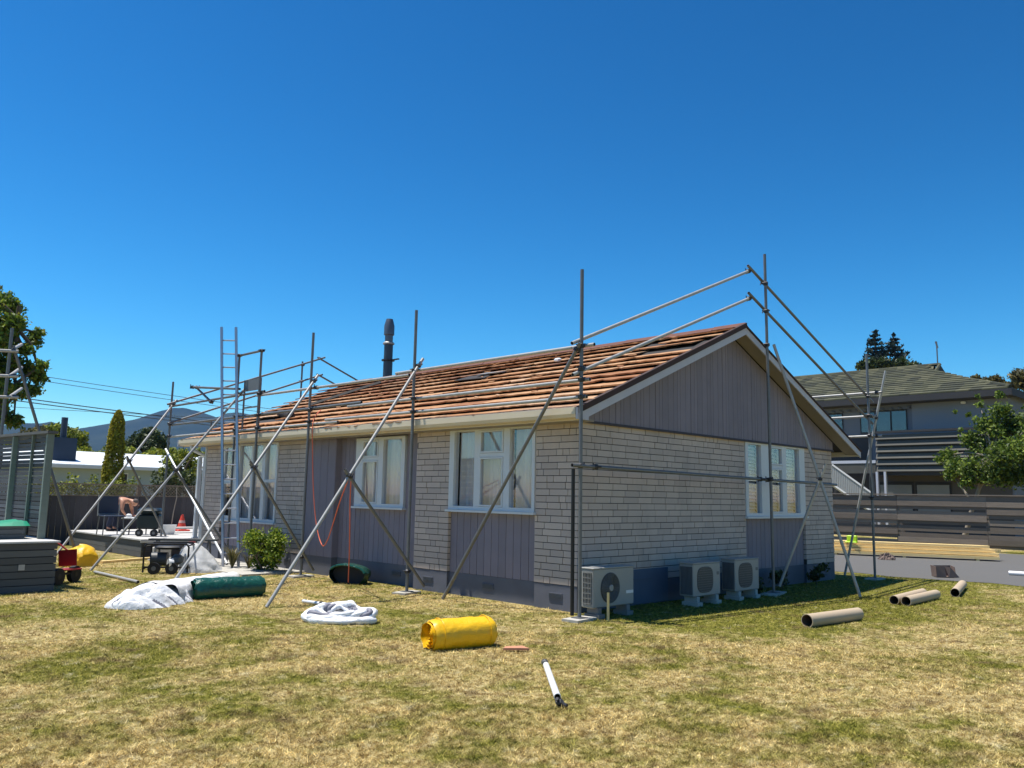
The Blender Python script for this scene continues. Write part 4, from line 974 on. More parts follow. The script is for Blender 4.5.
for x in (-.18, .12):
    s_ = gr @ Vector((0, 1, 0)); c = Vector(gp(x, -.30, .105)); mb = MB(); mb.tube(c-s_*.035, c+s_*.035, .105, 20); wh = mb.build('wheel', 'rubber', gn, smooth=True); MB().tube(c-s_*.04, c+s_*.03, .04, 12).build('rim', 'ac_grey', wh, smooth=True)
# sawhorse plank behind the generator
sh = thing('trestle_plank', 'grey plank laid level on trestles behind the generator', 'trestle', (-1.3, 9.4, 0)); a = at(138, 551, X=-1.75); 
P0 = Vector((-1.75, 9.7, .50)); P1 = Vector((-.75, 8.85, .50)); d = (P1-P0).normalized(); s_ = Vector((-d.y, d.x, 0))
MB().prism([P0-s_*.1, P1-s_*.1, P1+s_*.1, P0+s_*.1], (0, 0, .035)).build('plank', 'grey_timber', sh)
for t_ in (.12, .88):
    for e in (-1, 1): c = P0.lerp(P1, t_); MB().path([c+s_*e*.06, (c.x+s_.x*e*.2, c.y+s_.y*e*.2, 0)], .02, 4).build('leg', 'grey_timber', sh)
# red trolley
rc = thing('garden_trolley', 'red trolley with black wheels beside the grey box', 'trolley', (-4.0, 7.25, 0))
def wheel(c, r, wd, ax, par):
    c = Vector(c); ax = Vector(ax).normalized(); mb = MB(); mb.tube(c-ax*wd/2, c+ax*wd/2, r, 22); w_ = mb.build('wheel', 'rubber', par, smooth=True); mb = MB(); mb.tube(c-ax*(wd/2+.004), c+ax*(wd/2+.004), r*.30, 14); mb.build('rim', 'black_metal', w_, smooth=True)
wx = Vector((.55, -.83, 0)).normalized()
c1 = at(74, 575, Y=7.35); c2 = at(57, 580, Y=7.0); wheel((c1.x, c1.y, .13), .13, .08, (.6, -.8, 0), rc); wheel((c2.x, c2.y, .13), .13, .08, (.6, -.8, 0), rc)
MB().tube((c1.x, c1.y, .155), (c2.x, c2.y, .155), .018, 8).build('axle', 'black_metal', rc)
pl = at(67, 565, Y=7.35); u = Vector((.72, -.69, 0))
MB().prism([(pl.x-.13*.72, pl.y+.13*.69, .25), (pl.x+.15*.72, pl.y-.15*.69, .27), (pl.x+.13*.72, pl.y-.13*.69, .53), (pl.x-.16*.72, pl.y+.16*.69, .50)], (.012, .012, 0)).build('back_plate', 'red_paint', rc)
MB().prism([(c2.x-.1, c2.y+.0, .20), (c1.x+.1, c1.y-.05, .20), (c1.x+.1, c1.y+.22, .20), (c2.x-.1, c2.y+.3, .20)], (0, 0, .02)).build('tray', 'red_paint', rc)
MB().path([(pl.x, pl.y+.02, .50), (pl.x-.10, pl.y+.12, .60), (pl.x-.16, pl.y+.16, .62)], .014, 8).build('handle', 'red_paint', rc)
# slumped yellow bag by the deck
n, m = 34, 16; vs = []; yc = at(84, 567, z=0)
for i in range(m+1):
    u = i/m
    for k in range(n):
        a = 2*math.pi*k/n; r = .36*math.cos(u*math.pi/2)**.75*(1+.16*mnoise.noise(Vector((math.cos(a)*2+5, math.sin(a)*2, u*3)))+.16*mnoise.noise(Vector((math.cos(a)*4, math.sin(a)*4, u*6))))
        vs.append((yc.x+math.cos(a)*r*1.0, yc.y+.36+math.sin(a)*r, .38*math.sin(u*math.pi/2)*(1+.1*math.cos(a))))
mb = MB(); mb.add(vs, [(i*n+k, i*n+(k+1) % n, (i+1)*n+(k+1) % n, (i+1)*n+k) for i in range(m) for k in range(n)]+[tuple(range(m*n, m*n+n))])
tag(mb.build('yellow_bag', 'yellow_tarp', off=(yc.x, yc.y+.36, 0), smooth=True), 'slumped yellow tarpaulin bundle in front of the deck', 'bag')
# debris on the roof
def onroof(s, y, h=.06): return Vector(rp(s, y, h))
mb = MB(); p = onroof(3.05, 4.3); mb.prism([p+Vector((-.10, -.34, -.0)), p+Vector((.12, -.30, .05)), p+Vector((.16, .30, .07)), p+Vector((-.06, .34, .01))], nrm*.02); tag(mb.build('torn_underlay', 'galv_pale', off=tuple(p)), 'curled grey sheet scrap on the middle of the roof', 'scrap')
mb = MB(); p = onroof(3.0, 4.75, .055); mb.prism([p+Vector((-.20, -.55, -.08)), p+Vector((.10, -.5, .045)), p+Vector((.15, .3, .06)), p+Vector((-.14, .42, -.05))], nrm*.015); tag(mb.build('hole_shade', 'underlay', off=tuple(p)), 'dark sheet standing in for a hole on the middle of the roof', 'scrap')  # flat dark sheet paints the darkness of a hole
mb = MB(); p = onroof(3.6, 3.0, .07); mb.bbox(p, (.10, .14, .07), bev=.02); tag(mb.build('paper_scrap', 'white_tarp', off=tuple(p)), 'tiny white scrap near the ridge of the roof', 'scrap')
p = onroof(1.2, 8.75, .09); q = onroof(1.6, 9.9, .09); mb = MB(); mb.hollow(p, q, .085, .03, 16, 0, 0); tag(mb.build('felt_roll', 'underlay', off=tuple(p)), 'black roll of roofing felt on the far end of the roof', 'roll')
p = onroof(2.2, 9.55, .06); q = onroof(3.9, 9.0, .06); mb = MB(); mb.path([p, q], .05, 4); tag(mb.build('roof_plank', 'underlay', off=tuple(p)), 'dark plank lying up the far roof slope', 'plank')

# ================================================================== LEFT: DECK, BOX, SCREEN
dk = thing('timber_deck', 'low grey timber deck beyond the far end of the house', 'deck', (2, 14, 0)); DX0, DX1, DY0, DY1, DZ = -1.12, 7.6, 11.72, 16.6, .40
mb = MB(); y = DY0
while y < DY1: mb.box((DX0-.03, y, DZ-.03), (DX1, min(y+.135, DY1), DZ+random.uniform(-.001, .001))); y += .141
mb.build('deck_board', 'deck_top', dk)
mb = MB()
for k in range(3):
    z = .01+k*.118
    mb.box((DX0, DY0+.03, z), (DX0+.03, DY1, z+.112)); mb.box((DX0+.035, DY0, z), (DX1, DY0+.028, z+.112), 1)
mb.build('skirt_board', ['grey_timber', 'clad_back'], dk)
MB().box((DX0-.04, DY0-.012, DZ-.075), (DX1, DY0-.001, DZ-.031)).build('edge_trim', 'deck_top', dk)
st = thing('white_step', 'small pale step block in front of the deck corner', 'step', (-.7, 11.3, 0)); mb = MB(); mb.bbox((-.80, 11.42, .12), (.34, .28, .24), bev=.02); mb.build('block', 'concrete', st); MB().box((-1.2, 11.1, .0), (-.55, 11.26, .03)).build('slab', 'concrete', st)
bn = thing('deck_bench', 'long pale bench plank across the back of the deck', 'bench', (1.5, 14.2, DZ)); MB().box((.05, 14.1, .50), (2.6, 14.45, .545)).build('seat', 'deck_top', bn)
for x in (.3, 2.3): MB().box((x, 14.14, DZ), (x+.06, 14.40, .4995)).build('leg', 'grey_timber', bn)
# white post at the corner of the deck
po = thing('white_post', 'white painted post rising from the deck beside the brick end wall', 'post', (.12, 11.9, DZ)); MB().bbox((.12, 11.83, DZ+.95), (.09, .09, 1.9), bev=.01).build('shaft', 'white_paint', po); MB().box((.06, 11.77, DZ+.001), (.18, 11.89, DZ+.03)).build('foot', 'white_paint', po)
# chair, side table, barbecue, cone, bucket, person
ch = thing('garden_chair', 'dark canvas chair with pale metal frame on the deck', 'chair', (-1.0, 14.0, DZ)); cx, cy = -1.05, 13.9
for (dx, dy) in ((-.24, -.2), (.24, -.2), (-.24, .22), (.24, .22)): MB().tube((cx+dx, cy+dy, DZ), (cx+dx*.9, cy+dy*.8, DZ+.45), .014, 8).build('leg', 'galv', ch)
MB().bbox((cx, cy, DZ+.45), (.48, .44, .03), bev=.01).build('seat', 'blue_dark', ch)
MB().box((cx-.23, cy+.20, DZ+.50), (cx+.21, cy+.225, DZ+.92)).build('backrest', 'blue_dark', ch)
MB().tube((cx-.25, cy+.21, DZ+.45), (cx-.25, cy+.23, DZ+.95), .014, 8).tube((cx+.24, cy+.21, DZ+.45), (cx+.24, cy+.23, DZ+.93), .010, 8).tube((cx-.25, cy+.19, DZ+.485), (cx+.24, cy+.19, DZ+.485), .014, 8).build('frame', 'galv_pale', ch, smooth=True)
tb = thing('work_table', 'narrow pale topped table in front of the bending person', 'table', (-.4, 13.8, DZ)); MB().bbox((-.42, 13.75, DZ+.40), (.80, .40, .03), rot=Rz(-.5), bev=.005).build('table_top', 'plastic_white', tb)
for dx, dy in ((-.3, .18), (.3, -.16), (-.25, .0), (.2, .1)): MB().tube((-.42+dx, 13.75+dy, DZ), (-.42+dx*.95, 13.75+dy*.9, DZ+.39), .015, 6).build('leg', 'black_metal', tb)
for i, (x, y, h, r, m_, lb, c_) in enumerate(((-.68, 13.8, .09, .07, 'plastic_white', 'short white tub on the left of the work table', 'tub'), (-.42, 13.72, .19, .035, 'plastic_white', 'white bottle standing in the middle of the table', 'bottle'), (-.30, 13.66, .15, .04, 'galv', 'grey can standing right of the white bottle', 'can'))):
    o = MB().lathe((x, y, DZ+.416), [(r*.9, 0), (r, .01), (r, h*.7), (r*.6, h*.85), (r*.5, h), (0, h)], 12).build(('tub', 'bottle', 'can')[i], m_, off=(x, y, DZ+.416), smooth=True); tag(o, lb, c_)
bq = thing('barbecue', 'black wheeled barbecue box standing on the deck', 'barbecue', (-.5, 12.9, DZ)); bx, by = -.50, 12.95; br = Rz(-.7)
MB().bbox((bx, by, DZ+.34), (.50, .36, .34), rot=br, bev=.03).build('cabinet', 'bbq_black', bq); MB().bbox((bx, by, DZ+.59), (.54, .40, .15), rot=br, bev=.06).build('lid', 'bbq_black', bq, smooth=True)
MB().tube((bx-.2, by-.05, DZ+.60), (bx+.05, by-.26, DZ+.60), .012, 8).build('handle', 'galv', bq)
for dx in (-.17, .17):
    c = Vector((bx, by, DZ+.085))+br @ Vector((dx, -.17, 0)); s_ = br @ Vector((0, 1, 0)); w_ = MB().tube(c-s_*.03, c+s_*.03, .085, 16).build('wheel', 'rubber', bq, smooth=True); MB().tube(c-s_*.035, c+s_*.0, .035, 10).build('rim', 'galv', w_)
    MB().tube(c+Vector((0, 0, .0)), c+Vector((0, 0, .12)), .015, 6).build('leg', 'black_metal', bq)
bk = MB(); bk.lathe((.22, 13.6, DZ+.001), [(.15, 0), (.19, .22), (.20, .235), (.18, .235), (.14, .02), (0, .02)], 18); bko = bk.build('bucket', 'plastic_white', off=(.22, 13.6, DZ), smooth=True); tag(bko, 'white bucket on the deck between barbecue and cone', 'bucket')
MB().path([(.22+.195*math.cos(a), 13.6, DZ+.22+.06*math.sin(a)*-1) for a in [math.pi*k/10 for k in range(11)]], .005, 5).build('handle', 'galv', bko)
cn = thing('traffic_cone', 'red traffic cone standing against the dark board fence', 'cone', (1.25, 15.2, DZ)); MB().bbox((1.25, 15.2, DZ+.022), (.36, .36, .04), bev=.02).build('base', 'cone_red', cn)
MB().lathe((1.25, 15.2, DZ), [(.13, .04), (.125, .07), (.085, .22), (.05, .36), (.03, .44), (0, .45)], 18).build('cone_body', 'cone_red', cn, smooth=True); MB().lathe((1.25, 15.2, DZ), [(.0905, .215), (.073, .285)], 18).build('band', 'cone_band', cn, smooth=True)
br_ = MB().path([(1.0, 15.3, DZ), (1.05, 15.32, DZ+.5), (1.12, 15.34, DZ+.9), (1.1, 15.36, DZ+1.15)], .012, 6).build('garden_cane', 'bark_pale', off=(1.0, 15.3, DZ), smooth=True); tag(br_, 'thin crooked stick leaning on the fence left of the cone', 'stick')

# person bending over the table ----------------------------------
def skin_mesh(name, verts, edges, rad, mat, parent, root=0, sub=2):
    me = bpy.data.meshes.new(name); o0 = wpos(parent) if parent is not None else Vector((0, 0, 0))
    me.from_pydata([tuple(Vector(v)-o0) for v in verts], edges, []); o = bpy.data.objects.new(name, me); C.objects.link(o)
    md = o.modifiers.new('skin', 'SKIN'); sv = me.skin_vertices[0].data
    for i, r_ in enumerate(rad): sv[i].radius = (r_, r_) if not isinstance(r_, tuple) else r_; sv[i].use_root = (i == root)
    md2 = o.modifiers.new('sub', 'SUBSURF'); md2.levels = sub; md2.render_levels = sub
    bpy.context.view_layer.update(); dg = bpy.context.evaluated_depsgraph_get(); nm = bpy.data.meshes.new_from_object(o.evaluated_get(dg)); o.modifiers.clear(); o.data = nm
    nm.materials.clear(); nm.materials.append(M[mat]); nm.polygons.foreach_set('use_smooth', [True]*len(nm.polygons))
    if parent is not None: o.parent = parent
    return o
pr = thing('person', 'shirtless person in dark trousers bending over the table on the deck', 'person', (-.2, 15.7, DZ))
fx, fy = -.30, 15.75; F = Vector((.62, -.78, 0)); S_ = Vector((.78, .62, 0)); O = Vector((fx, fy, DZ-.001))
PZ = .90
def pp(f, s, z): return O+(F*f+S_*s)*.93+Vector((0, 0, z*PZ))
V = []; E_ = []; Rr = []
def v(p, r): V.append(p); Rr.append(r); return len(V)-1
pel = v(pp(-.10, 0, .86), (.15, .12)); ch1 = v(pp(.08, 0, .90), (.135, .11)); ch2 = v(pp(.26, 0, .90), (.15, .115)); nk = v(pp(.40, 0, .88), .062); hd = v(pp(.47, 0, .86), .07); hd2 = v(pp(.56, 0, .82), .095); hd3 = v(pp(.62, 0, .77), .07)
E_ += [(pel, ch1), (ch1, ch2), (ch2, nk), (nk, hd), (hd, hd2), (hd2, hd3)]
for sg in (-1, 1):
    h = v(pp(-.12, .10*sg, .80), .095); k = v(pp(-.03, .13*sg, .45), .058); a = v(pp(-.12, .14*sg, .08), .038); t_ = v(pp(.04, .15*sg, .035), .032); E_ += [(pel, h), (h, k), (k, a), (a, t_)]
    s = v(pp(.30, .19*sg, .86), .062); e = v(pp(.33, .25*sg, .62), .043); wv = v(pp(.42, .17*sg, .47), .027); pm = v(pp(.47, .15*sg, .45), .032); E_ += [(ch2, s), (s, e), (e, wv), (wv, pm)]
    for j in range(4): f1 = v(pp(.52, (.15+.022*(j-1.5))*sg, .448), .0105); f2 = v(pp(.56+(.006 if j in (1, 2) else 0), (.15+.024*(j-1.5))*sg, .435), .009); E_ += [(pm, f1), (f1, f2)]
    f1 = v(pp(.48, (.15-.045)*sg, .44), .011); f2 = v(pp(.51, (.15-.055)*sg, .435), .009); E_ += [(pm, f1), (f1, f2)]
skin_mesh('body', V, E_, Rr, 'skin', pr)
V = []; E_ = []; Rr = []
pel = v(pp(-.11, 0, .86), (.168, .135)); ws = v(pp(-.01, 0, .885), (.155, .125)); E_ = [(pel, ws)]
for sg in (-1, 1): h = v(pp(-.12, .105*sg, .78), .108); k = v(pp(-.03, .13*sg, .45), .075); a = v(pp(-.12, .14*sg, .10), .060); E_ += [(pel, h), (h, k), (k, a)]
skin_mesh('trousers', V, E_, Rr, 'shorts', pr)
V = []; E_ = []; Rr = []
a = v(pp(.50, 0, .90), .075); b = v(pp(.58, 0, .865), .085); c = v(pp(.635, 0, .81), .06); E_ = [(a, b), (b, c)]; skin_mesh('hair', V, E_, Rr, 'hair', pr)
for sg in (-1, 1): MB().bbox(pp(-.03, .145*sg, .035), (.26, .10, .07), rot=Rz(math.atan2(F.y, F.x)), bev=.03).build('shoe', 'black_metal', pr, smooth=True)
for sg in (-1, 1): MB().lathe(pp(.655, .033*sg, .80), [(.0, -.010), (.010, 0), (0, .010)], 8).build('eye', 'dark_void', pr)
MB().lathe(pp(.675, 0, .77), [(0, -.03), (.016, -.01), (.0, .02)], 8).build('nose', 'skin', pr, smooth=True)
MB().box(pp(.635, -.02, .715), pp(.64, .02, .722)).build('mouth', 'red_paint', pr)
for sg in (-1, 1): MB().lathe(pp(.545, .098*sg, .815), [(0, -.03), (.014, 0), (0, .03)], 8).build('ear', 'skin', pr, smooth=True)

# raised grey box with crate and screen ----------------------------
bx = thing('raised_timber_box', 'waist high grey slatted timber box at the left edge of the lawn', 'planter', (-6, 8, 0))
BX0, BX1, BY0, BY1, BZ = -7.6, -4.46, 6.24, 10.6, .70; mb = MB(); nb = 7; bh = BZ/nb
for k in range(nb):
    z = k*bh+.006; j = random.uniform(-.004, .004)
    mb.box((BX0, BY0+j, z), (BX1+.001, BY0+.028+j, z+bh-.012)); mb.box((BX1-.028, BY0+.03, z), (BX1, BY1, z+bh-.012)); mb.box((BX0, BY0+.03, z), (BX0+.028, BY1, z+bh-.012)); mb.box((BX0+.03, BY1-.028, z), (BX1-.03, BY1, z+bh-.012))
mb.build('slat', 'grey_timber', bx); MB().box((BX0+.03, BY0+.03, .0), (BX1-.03, BY1-.03, BZ-.02)).build('core', 'dark_void', bx)
mb = MB(); y = BY0-.03
while y < BY1: mb.box((BX0-.02, y, BZ), (BX1+.03, min(y+.14, BY1+.02), BZ+.024)); y += .146
mb.build('top_board', 'deck_top', bx)
MB().box((-4.95, BY0-.012, .32), (-4.87, BY0-.006, .40)).build('catch', 'galv_pale', bx)
cr = thing('storage_crate', 'grey slatted crate with green cover on top of the raised box', 'crate', (-5.2, 7.2, BZ+.025)); zc = BZ+.025; mb = MB()
for k in range(3): z = zc+.005+k*.075; mb.box((-5.9, 6.95, z), (-4.72, 6.975, z+.062)); mb.box((-4.745, 6.976, z), (-4.72, 7.6, z+.062))
mb.box((-5.9, 6.98, zc), (-4.75, 7.6, zc+.20), 1); mb.build('crate_body', ['grey_timber', 'ac_grey'], cr)
n, m = 24, 10; vs = []
for i in range(n+1):
    for j in range(m+1):
        x = -5.95+1.30*i/n; y = 6.90+.76*j/m; z = zc+.245+.018*mnoise.noise(Vector((x*4, y*4, 1)))+.02*math.sin(x*5); e = min(i, n-i, j*2, (m-j)*2)
        if e == 0: z = zc+.195
        vs.append((x, y, z))
MB().add(vs, [(i*(m+1)+j, i*(m+1)+j+1, (i+1)*(m+1)+j+1, (i+1)*(m+1)+j) for i in range(n) for j in range(m)]).build('cover', 'green_bright', cr, smooth=True)
sn = thing('slatted_screen', 'tall weathered slatted privacy screen standing on the raised box', 'screen', (-4.6, 7.6, BZ)); z0 = BZ+.025; zt = 2.33
a = Vector((-4.52, 6.86, 0)); b = Vector((-4.80, 9.75, 0)); ax = (b-a).normalized(); pn = Vector((ax.y, -ax.x, 0))
for s_ in (0, 1.35, 2.75):
    p = a+ax*s_; MB().bbox((p.x, p.y, (z0+zt)/2), (.10, .10, zt-z0), rot=Rz(-.09), bev=.008).build('post', 'green_timber', sn)
def sbar(mb, s0, s1, z0_, z1_, d0, d1, m=0):
    mb.prism([a+ax*s0+pn*d0+Vector((0, 0, z0_)), a+ax*s1+pn*d0+Vector((0, 0, z0_)), a+ax*s1+pn*d0+Vector((0, 0, z1_)), a+ax*s0+pn*d0+Vector((0, 0, z1_))], pn*(d1-d0), m)
mb = MB(); sbar(mb, -.09, 3.0, zt+.001, zt+.04, -.08, .08); mb.build('top_rail', 'grey_timber', sn)
mb = MB(); z = z0+.04; k = 0
while z < zt-.04: sbar(mb, .052, 2.85, z, z+(.048 if k % 2 else .058), .012, .034); z += .066; k += 1
mb.build('slats', 'screen_slat', sn)
mb = MB(); sbar(mb, .60, .63, z0, zt, -.03, .010); mb.build('batten', 'green_timber', sn)
# far left scaffold above the screen
fs_ = thing('neighbour_scaffold', 'pale tube scaffold corner rising above the slatted screen', 'scaffold', (-4.4, 10.9, 0))
def ft(n_, p, q, mat='galv_pale'): MB().hollow(p, q, .030, .02, 12, 0, 1).build(n_, [mat, 'dark_void'], fs_, smooth=True)
Yp = 10.9
def aw(x, y): p = at(x, y, Y=Yp); return p
p = aw(11, 340); ft('pole', (p.x, Yp, 0), (p.x, Yp, aw(12, 328).z), 'galv'); q = aw(40, 434); top = aw(14, 348); d = (q-top); ft('brace', tuple(top-d*.03), tuple(top+d*(top.z-.03)/(-d.z)), 'galv')
for (ya, yb, yc_) in ((353, 351, 345), (378, 376, 369), (399, 397, 391)):
    p = aw(13, yb); l = aw(-40, ya+1); r_ = aw(34, yc_); ft('rail', (l.x-1.2, Yp-.04, l.z), (p.x+.08, Yp-.04, p.z)); ft('rail', (p.x-.05, Yp+.04, p.z), (r_.x, Yp+.9, r_.z+.12)); MB().bbox((p.x, Yp, p.z), (.10, .12, .09), bev=.02).build('clamp', 'clamp', fs_)
# back fence: dark vertical boards with a lattice strip on top
bf = thing('board_fence', 'dark vertical board fence with lattice top behind the deck', 'fence', (2, 17, 0)); FY = 17.0; mb = MB(); x = -7
while x < 9: mb.box((x, FY, .0), (x+.145, FY+.02, 1.30+random.uniform(-.01, .01))); x += .152
mb.build('boards', 'fence_vert', bf); mb = MB(); x = -7.0
while x < 9:
    for sg, dy in ((1, -.008), (-1, .004)):
        xa, xb = (x, x+.26) if sg > 0 else (x+.26, x); mb.prism([(xa, FY+dy, 1.32), (xa+.022, FY+dy, 1.32), (xb+.022, FY+dy, 1.60), (xb, FY+dy, 1.60)], (0, .008, 0))
    x += .085
mb.build('lattice', 'fence_dark', bf); MB().box((-7, FY-.03, 1.301), (9.1, FY+.05, 1.32)).box((-7, FY-.03, 1.60), (9.1, FY+.05, 1.635)).build('cap_rail', 'fence_dark', bf)
for x in np.arange(-6.5, 9, 2.4): MB().box((x, FY+.021, 0), (x+.1, FY+.12, 1.62)).build('post', 'fence_dark', bf)

# ================================================================== RIGHT: FENCE AND NEIGHBOUR
rf = thing('paling_fence', 'weathered dark horizontal board fence beyond the driveway', 'fence', (21.8, 1, 0)); q0 = Vector((20.9, 12.0, 0)); q1 = Vector((22.3, -7.0, 0)); ax = (q1-q0).normalized(); pn = Vector((-ax.y, ax.x, 0))*-1; LL = (q1-q0).length
def fbar(mb, s0, s1, z0_, z1_, d0, d1, tilt=0, m=0):
    mb.prism([q0+ax*s0+pn*d0+Vector((0, 0, z0_)), q0+ax*s1+pn*d0+Vector((0, 0, z0_+tilt)), q0+ax*s1+pn*d0+Vector((0, 0, z1_+tilt)), q0+ax*s0+pn*d0+Vector((0, 0, z1_))], pn*(d1-d0), m)
mb = MB(); rs = random.Random(9)
for k in range(7):
    z = .10+k*.245; s = 0
    while s < LL: l = 2.75; fbar(mb, s+.004, min(s+l, LL)-.004, z+rs.uniform(-.012, .012), z+(.19 if k < 5 else .222)+rs.uniform(-.008, .008), .0, .022, rs.uniform(-.018, .018)); s += l
for k in range(6):
    z = .215+k*.245; s = 0
    while s < LL: 
        if rs.random() < (.55 if k >= 3 else .25): fbar(mb, s+.004, min(s+2.75, LL)-.004, z+.0, z+.17, .05, .07, rs.uniform(-.01, .01))
        s += 2.75
mb.build('boards', 'fence_dark', rf); mb = MB(); fbar(mb, 0, LL, 1.80, 1.84, -.05, .09); mb.build('cap_rail', 'fence_dark', rf)
s = 0
while s < LL: m = MB(); fbar(m, s-.05, s+.05, 0, 1.795, -.075, -.002); m.build('post', 'fence_dark', rf); s += 2.75

nh = thing('neighbour_house', 'two storey grey house with mossy tiled hip roof and slatted balcony', 'house', (38, 9, 0)); NX = 34.0
MB().box((NX, 3.2, 0), (NX+9, 20, 6.55)).build('wall', 'n_wall', nh)
def tri_roof():
    mb = MB(); ez = 6.72; eX = 33.1; e1_, e2_ = 2.9, 20.6; rX, rZ = 39.2, 9.02; ry = 8.0; rz2 = 8.5
    # main slope, hip and the little gablet at the ridge end
    A = (eX, e1_, ez); B = (eX, e2_, ez); Cc = (rX, e2_, rZ); D = (rX, ry, rZ)
    gb = (rX-1.5, ry-.35, rZ-.72); gc = (rX+1.5, ry-.35, rZ-.72); Er = (rX*2-eX, e1_, ez); Br = (rX*2-eX, e2_, ez)
    mb.add([A, B, Cc, D, gb], [(0, 1, 2, 3, 4)]); mb.add([A, gb, gc, Er], [(0, 1, 2, 3)]); mb.add([Er, gc, D, Cc, Br], [(0, 1, 2, 3, 4)]); rf_ = mb.build('roof', 'n_roof', nh)
    # tile courses as small raised strips following the slope
    mb = MB(); n = 15
    for i in range(n):
        t0 = i/n; y0 = e1_+(ry-e1_)*min(1, t0*1.15); x = eX+(rX-eX)*t0; z = ez+(rZ-ez)*t0
        mb.prism([(x-.02, y0, z+.075), (x+.36, y0+.3, z+.155+.02), (x+.36, y0+.3, z+.145), (x-.02, y0, z+.01)], (0, e2_-y0, 0))
    mb.build('tile_course', 'n_roof', rf_)
    mb = MB(); k = 10
    for i in range(k):
        t0 = i/k; t1 = (i+.9)/k; L0 = Vector(A).lerp(Vector(gb), t0); L1 = Vector(A).lerp(Vector(gb), t1); R0 = Vector(Er).lerp(Vector(gc), t0); R1 = Vector(Er).lerp(Vector(gc), t1); up_ = Vector((0, 0, 1))
        mb.add([L0+up_*.01, R0+up_*.01, R0+up_*.07, L0+up_*.07, R1+up_*.02, L1+up_*.02], [(0, 1, 2, 3), (3, 2, 4, 5)])
    mb.build('tile_course', 'n_roof', rf_)
    MB().prism([gb, gc, (rX, ry-.35, rZ-.02)], (0, .05, 0)).build('gablet', 'n_dark', rf_)
    MB().path([(rX, ry-.3, rZ+.03), (rX, e2_, rZ+.03)], .11, 6).path([(rX, ry-.3, rZ+.03), (gb[0], gb[1]-.1, gb[2]+.05), (eX, e1_, ez+.1)], .09, 6).build('ridge_tile', 'n_roof', rf_)
    MB().box((eX-.05, e1_-.05, ez-.30), (eX-.0, e2_, ez-.001)).box((eX, e1_-.05, ez-.30), (Er[0], e1_-.001, ez-.001)).build('fascia', 'n_dark', nh); MB().box((eX, e1_, ez-.32), (NX-.001, e2_, ez-.28)).build('soffit', 'n_dark', nh)
    MB().tube((rX+.3, ry-.1, rZ-.3), (rX+.3, ry-.1, rZ+1.35), .035, 6).tube((rX+.3, ry-.14, rZ+1.0), (rX+.3, ry-.06, rZ+1.38), .05, 5).build('antenna', 'galv', nh)
tri_roof()
# upper windows, frilled pelmet, pale blinds
def nwin(y0, y1, z0, z1, nm=2, d=.0, cover='n_curtain'):
    f = MB(); t = .07; X0 = NX-.05
    f.box((X0, y0, z0), (NX-.001, y1, z0+t)); f.box((X0, y0, z1-t), (NX-.001, y1, z1)); w_ = (y1-y0)/nm
    for k in range(nm+1): yy = y0+k*w_; f.box((X0-.004, max(y0, yy-t/2), z0+t), (NX-.002, min(y1, yy+t/2), z1-t))
    o = f.build('window', 'n_dark', nh); MB().box((NX-.012, y0+.03, z0+t), (NX-.003, y1-.03, z1-t)).build('curtain', cover, o); MB().box((NX-.03, y0+.03, z0+t), (NX-.026, y1-.03, z1-t)).build('pane', 'glass_dark', o)
nwin(7.7, 10.0, 5.02, 6.15, 3); nwin(10.9, 12.6, 5.02, 6.15, 1); nwin(13.0, 15.5, 5.02, 6.15, 2)
mb = MB(); y = 7.6; 
while y < 15.6: mb.lathe((NX-.08, y, 6.15), [(0, -.02), (.13, .02), (.10, .10), (.0, .13)], 10); y += .42
mb.build('pelmet_frill', 'n_wall', nh, smooth=True); MB().box((NX-.07, 7.5, 6.17), (NX-.052, 16, 6.40)).build('pelmet', 'n_wall', nh)
MB().box((NX-.04, 3.2, 5.0), (NX-.002, 7.45, 6.4)).build('pale_cladding', 'n_pale', nh)
MB().bbox((NX-.10, 5.1, 6.30), (.12, .22, .12), bev=.03).build('flood_light', 'plastic_white', nh)
# balcony
bl = MB(); bX = 32.4; n = 6
for k in range(n): z = 3.03+k*.31; bl.prism([(bX, 3.6, z), (bX+.02, 3.6, z+.005), (bX+.13, 3.6, z+.215), (bX+.11, 3.6, z+.22)], (0, 5.08, 0))
bl.build('balcony_board', 'n_board', nh); MB().box((bX-.01, 3.5, 4.88), (bX+.14, 8.70, 4.98)).build('balcony_rail', 'n_dark', nh); MB().box((bX+.16, 3.5, 2.85), (NX-.06, 8.7, 3.02)).box((bX+.16, 3.5, 3.03), (bX+.2, 8.7, 4.8)).build('balcony_floor', 'n_dark', nh)
MB().box((bX, 8.62, 0), (bX+.14, 8.72, 3.02)).build('post', 'n_trim', nh); MB().box((bX, 8.24, 0), (bX+.14, 8.34, 3.02)).build('post', 'n_trim', nh)
MB().box((NX-.04, 9.5, 2.9), (NX-.003, 19, 4.95)).build('recess_shade', 'n_dark', nh); MB().box((bX+.1, 8.74, 3.44), (bX+.2, 17, 3.58)).build('white_beam', 'n_trim', nh); MB().box((bX+.12, 8.75, 2.95), (bX+.2, 17, 3.43)).build('beam', 'n_board', nh)  # first box is a flat dark panel painting the shade of a recess
MB().box((NX-.04, 3.3, 0), (NX-.003, 9.4, 2.94)).build('ground_wall', 'n_brownwall', nh); MB().box((NX-.04, 9.7, 0), (NX-.003, 19, 2.9)).build('ground_shade', 'n_dark', nh)  # last box is a flat dark panel, shade of the recess in its colour
for (a_, b_) in ((7.6, 9.1), (5.9, 7.35)):
    o = MB().box((NX-.10, a_-.07, .9), (NX-.045, b_+.07, 2.55)).build('window', 'dark_void', nh); MB().box((NX-.115, a_, .95), (NX-.102, b_, 2.42)).build('blind', 'n_curtain2', o)
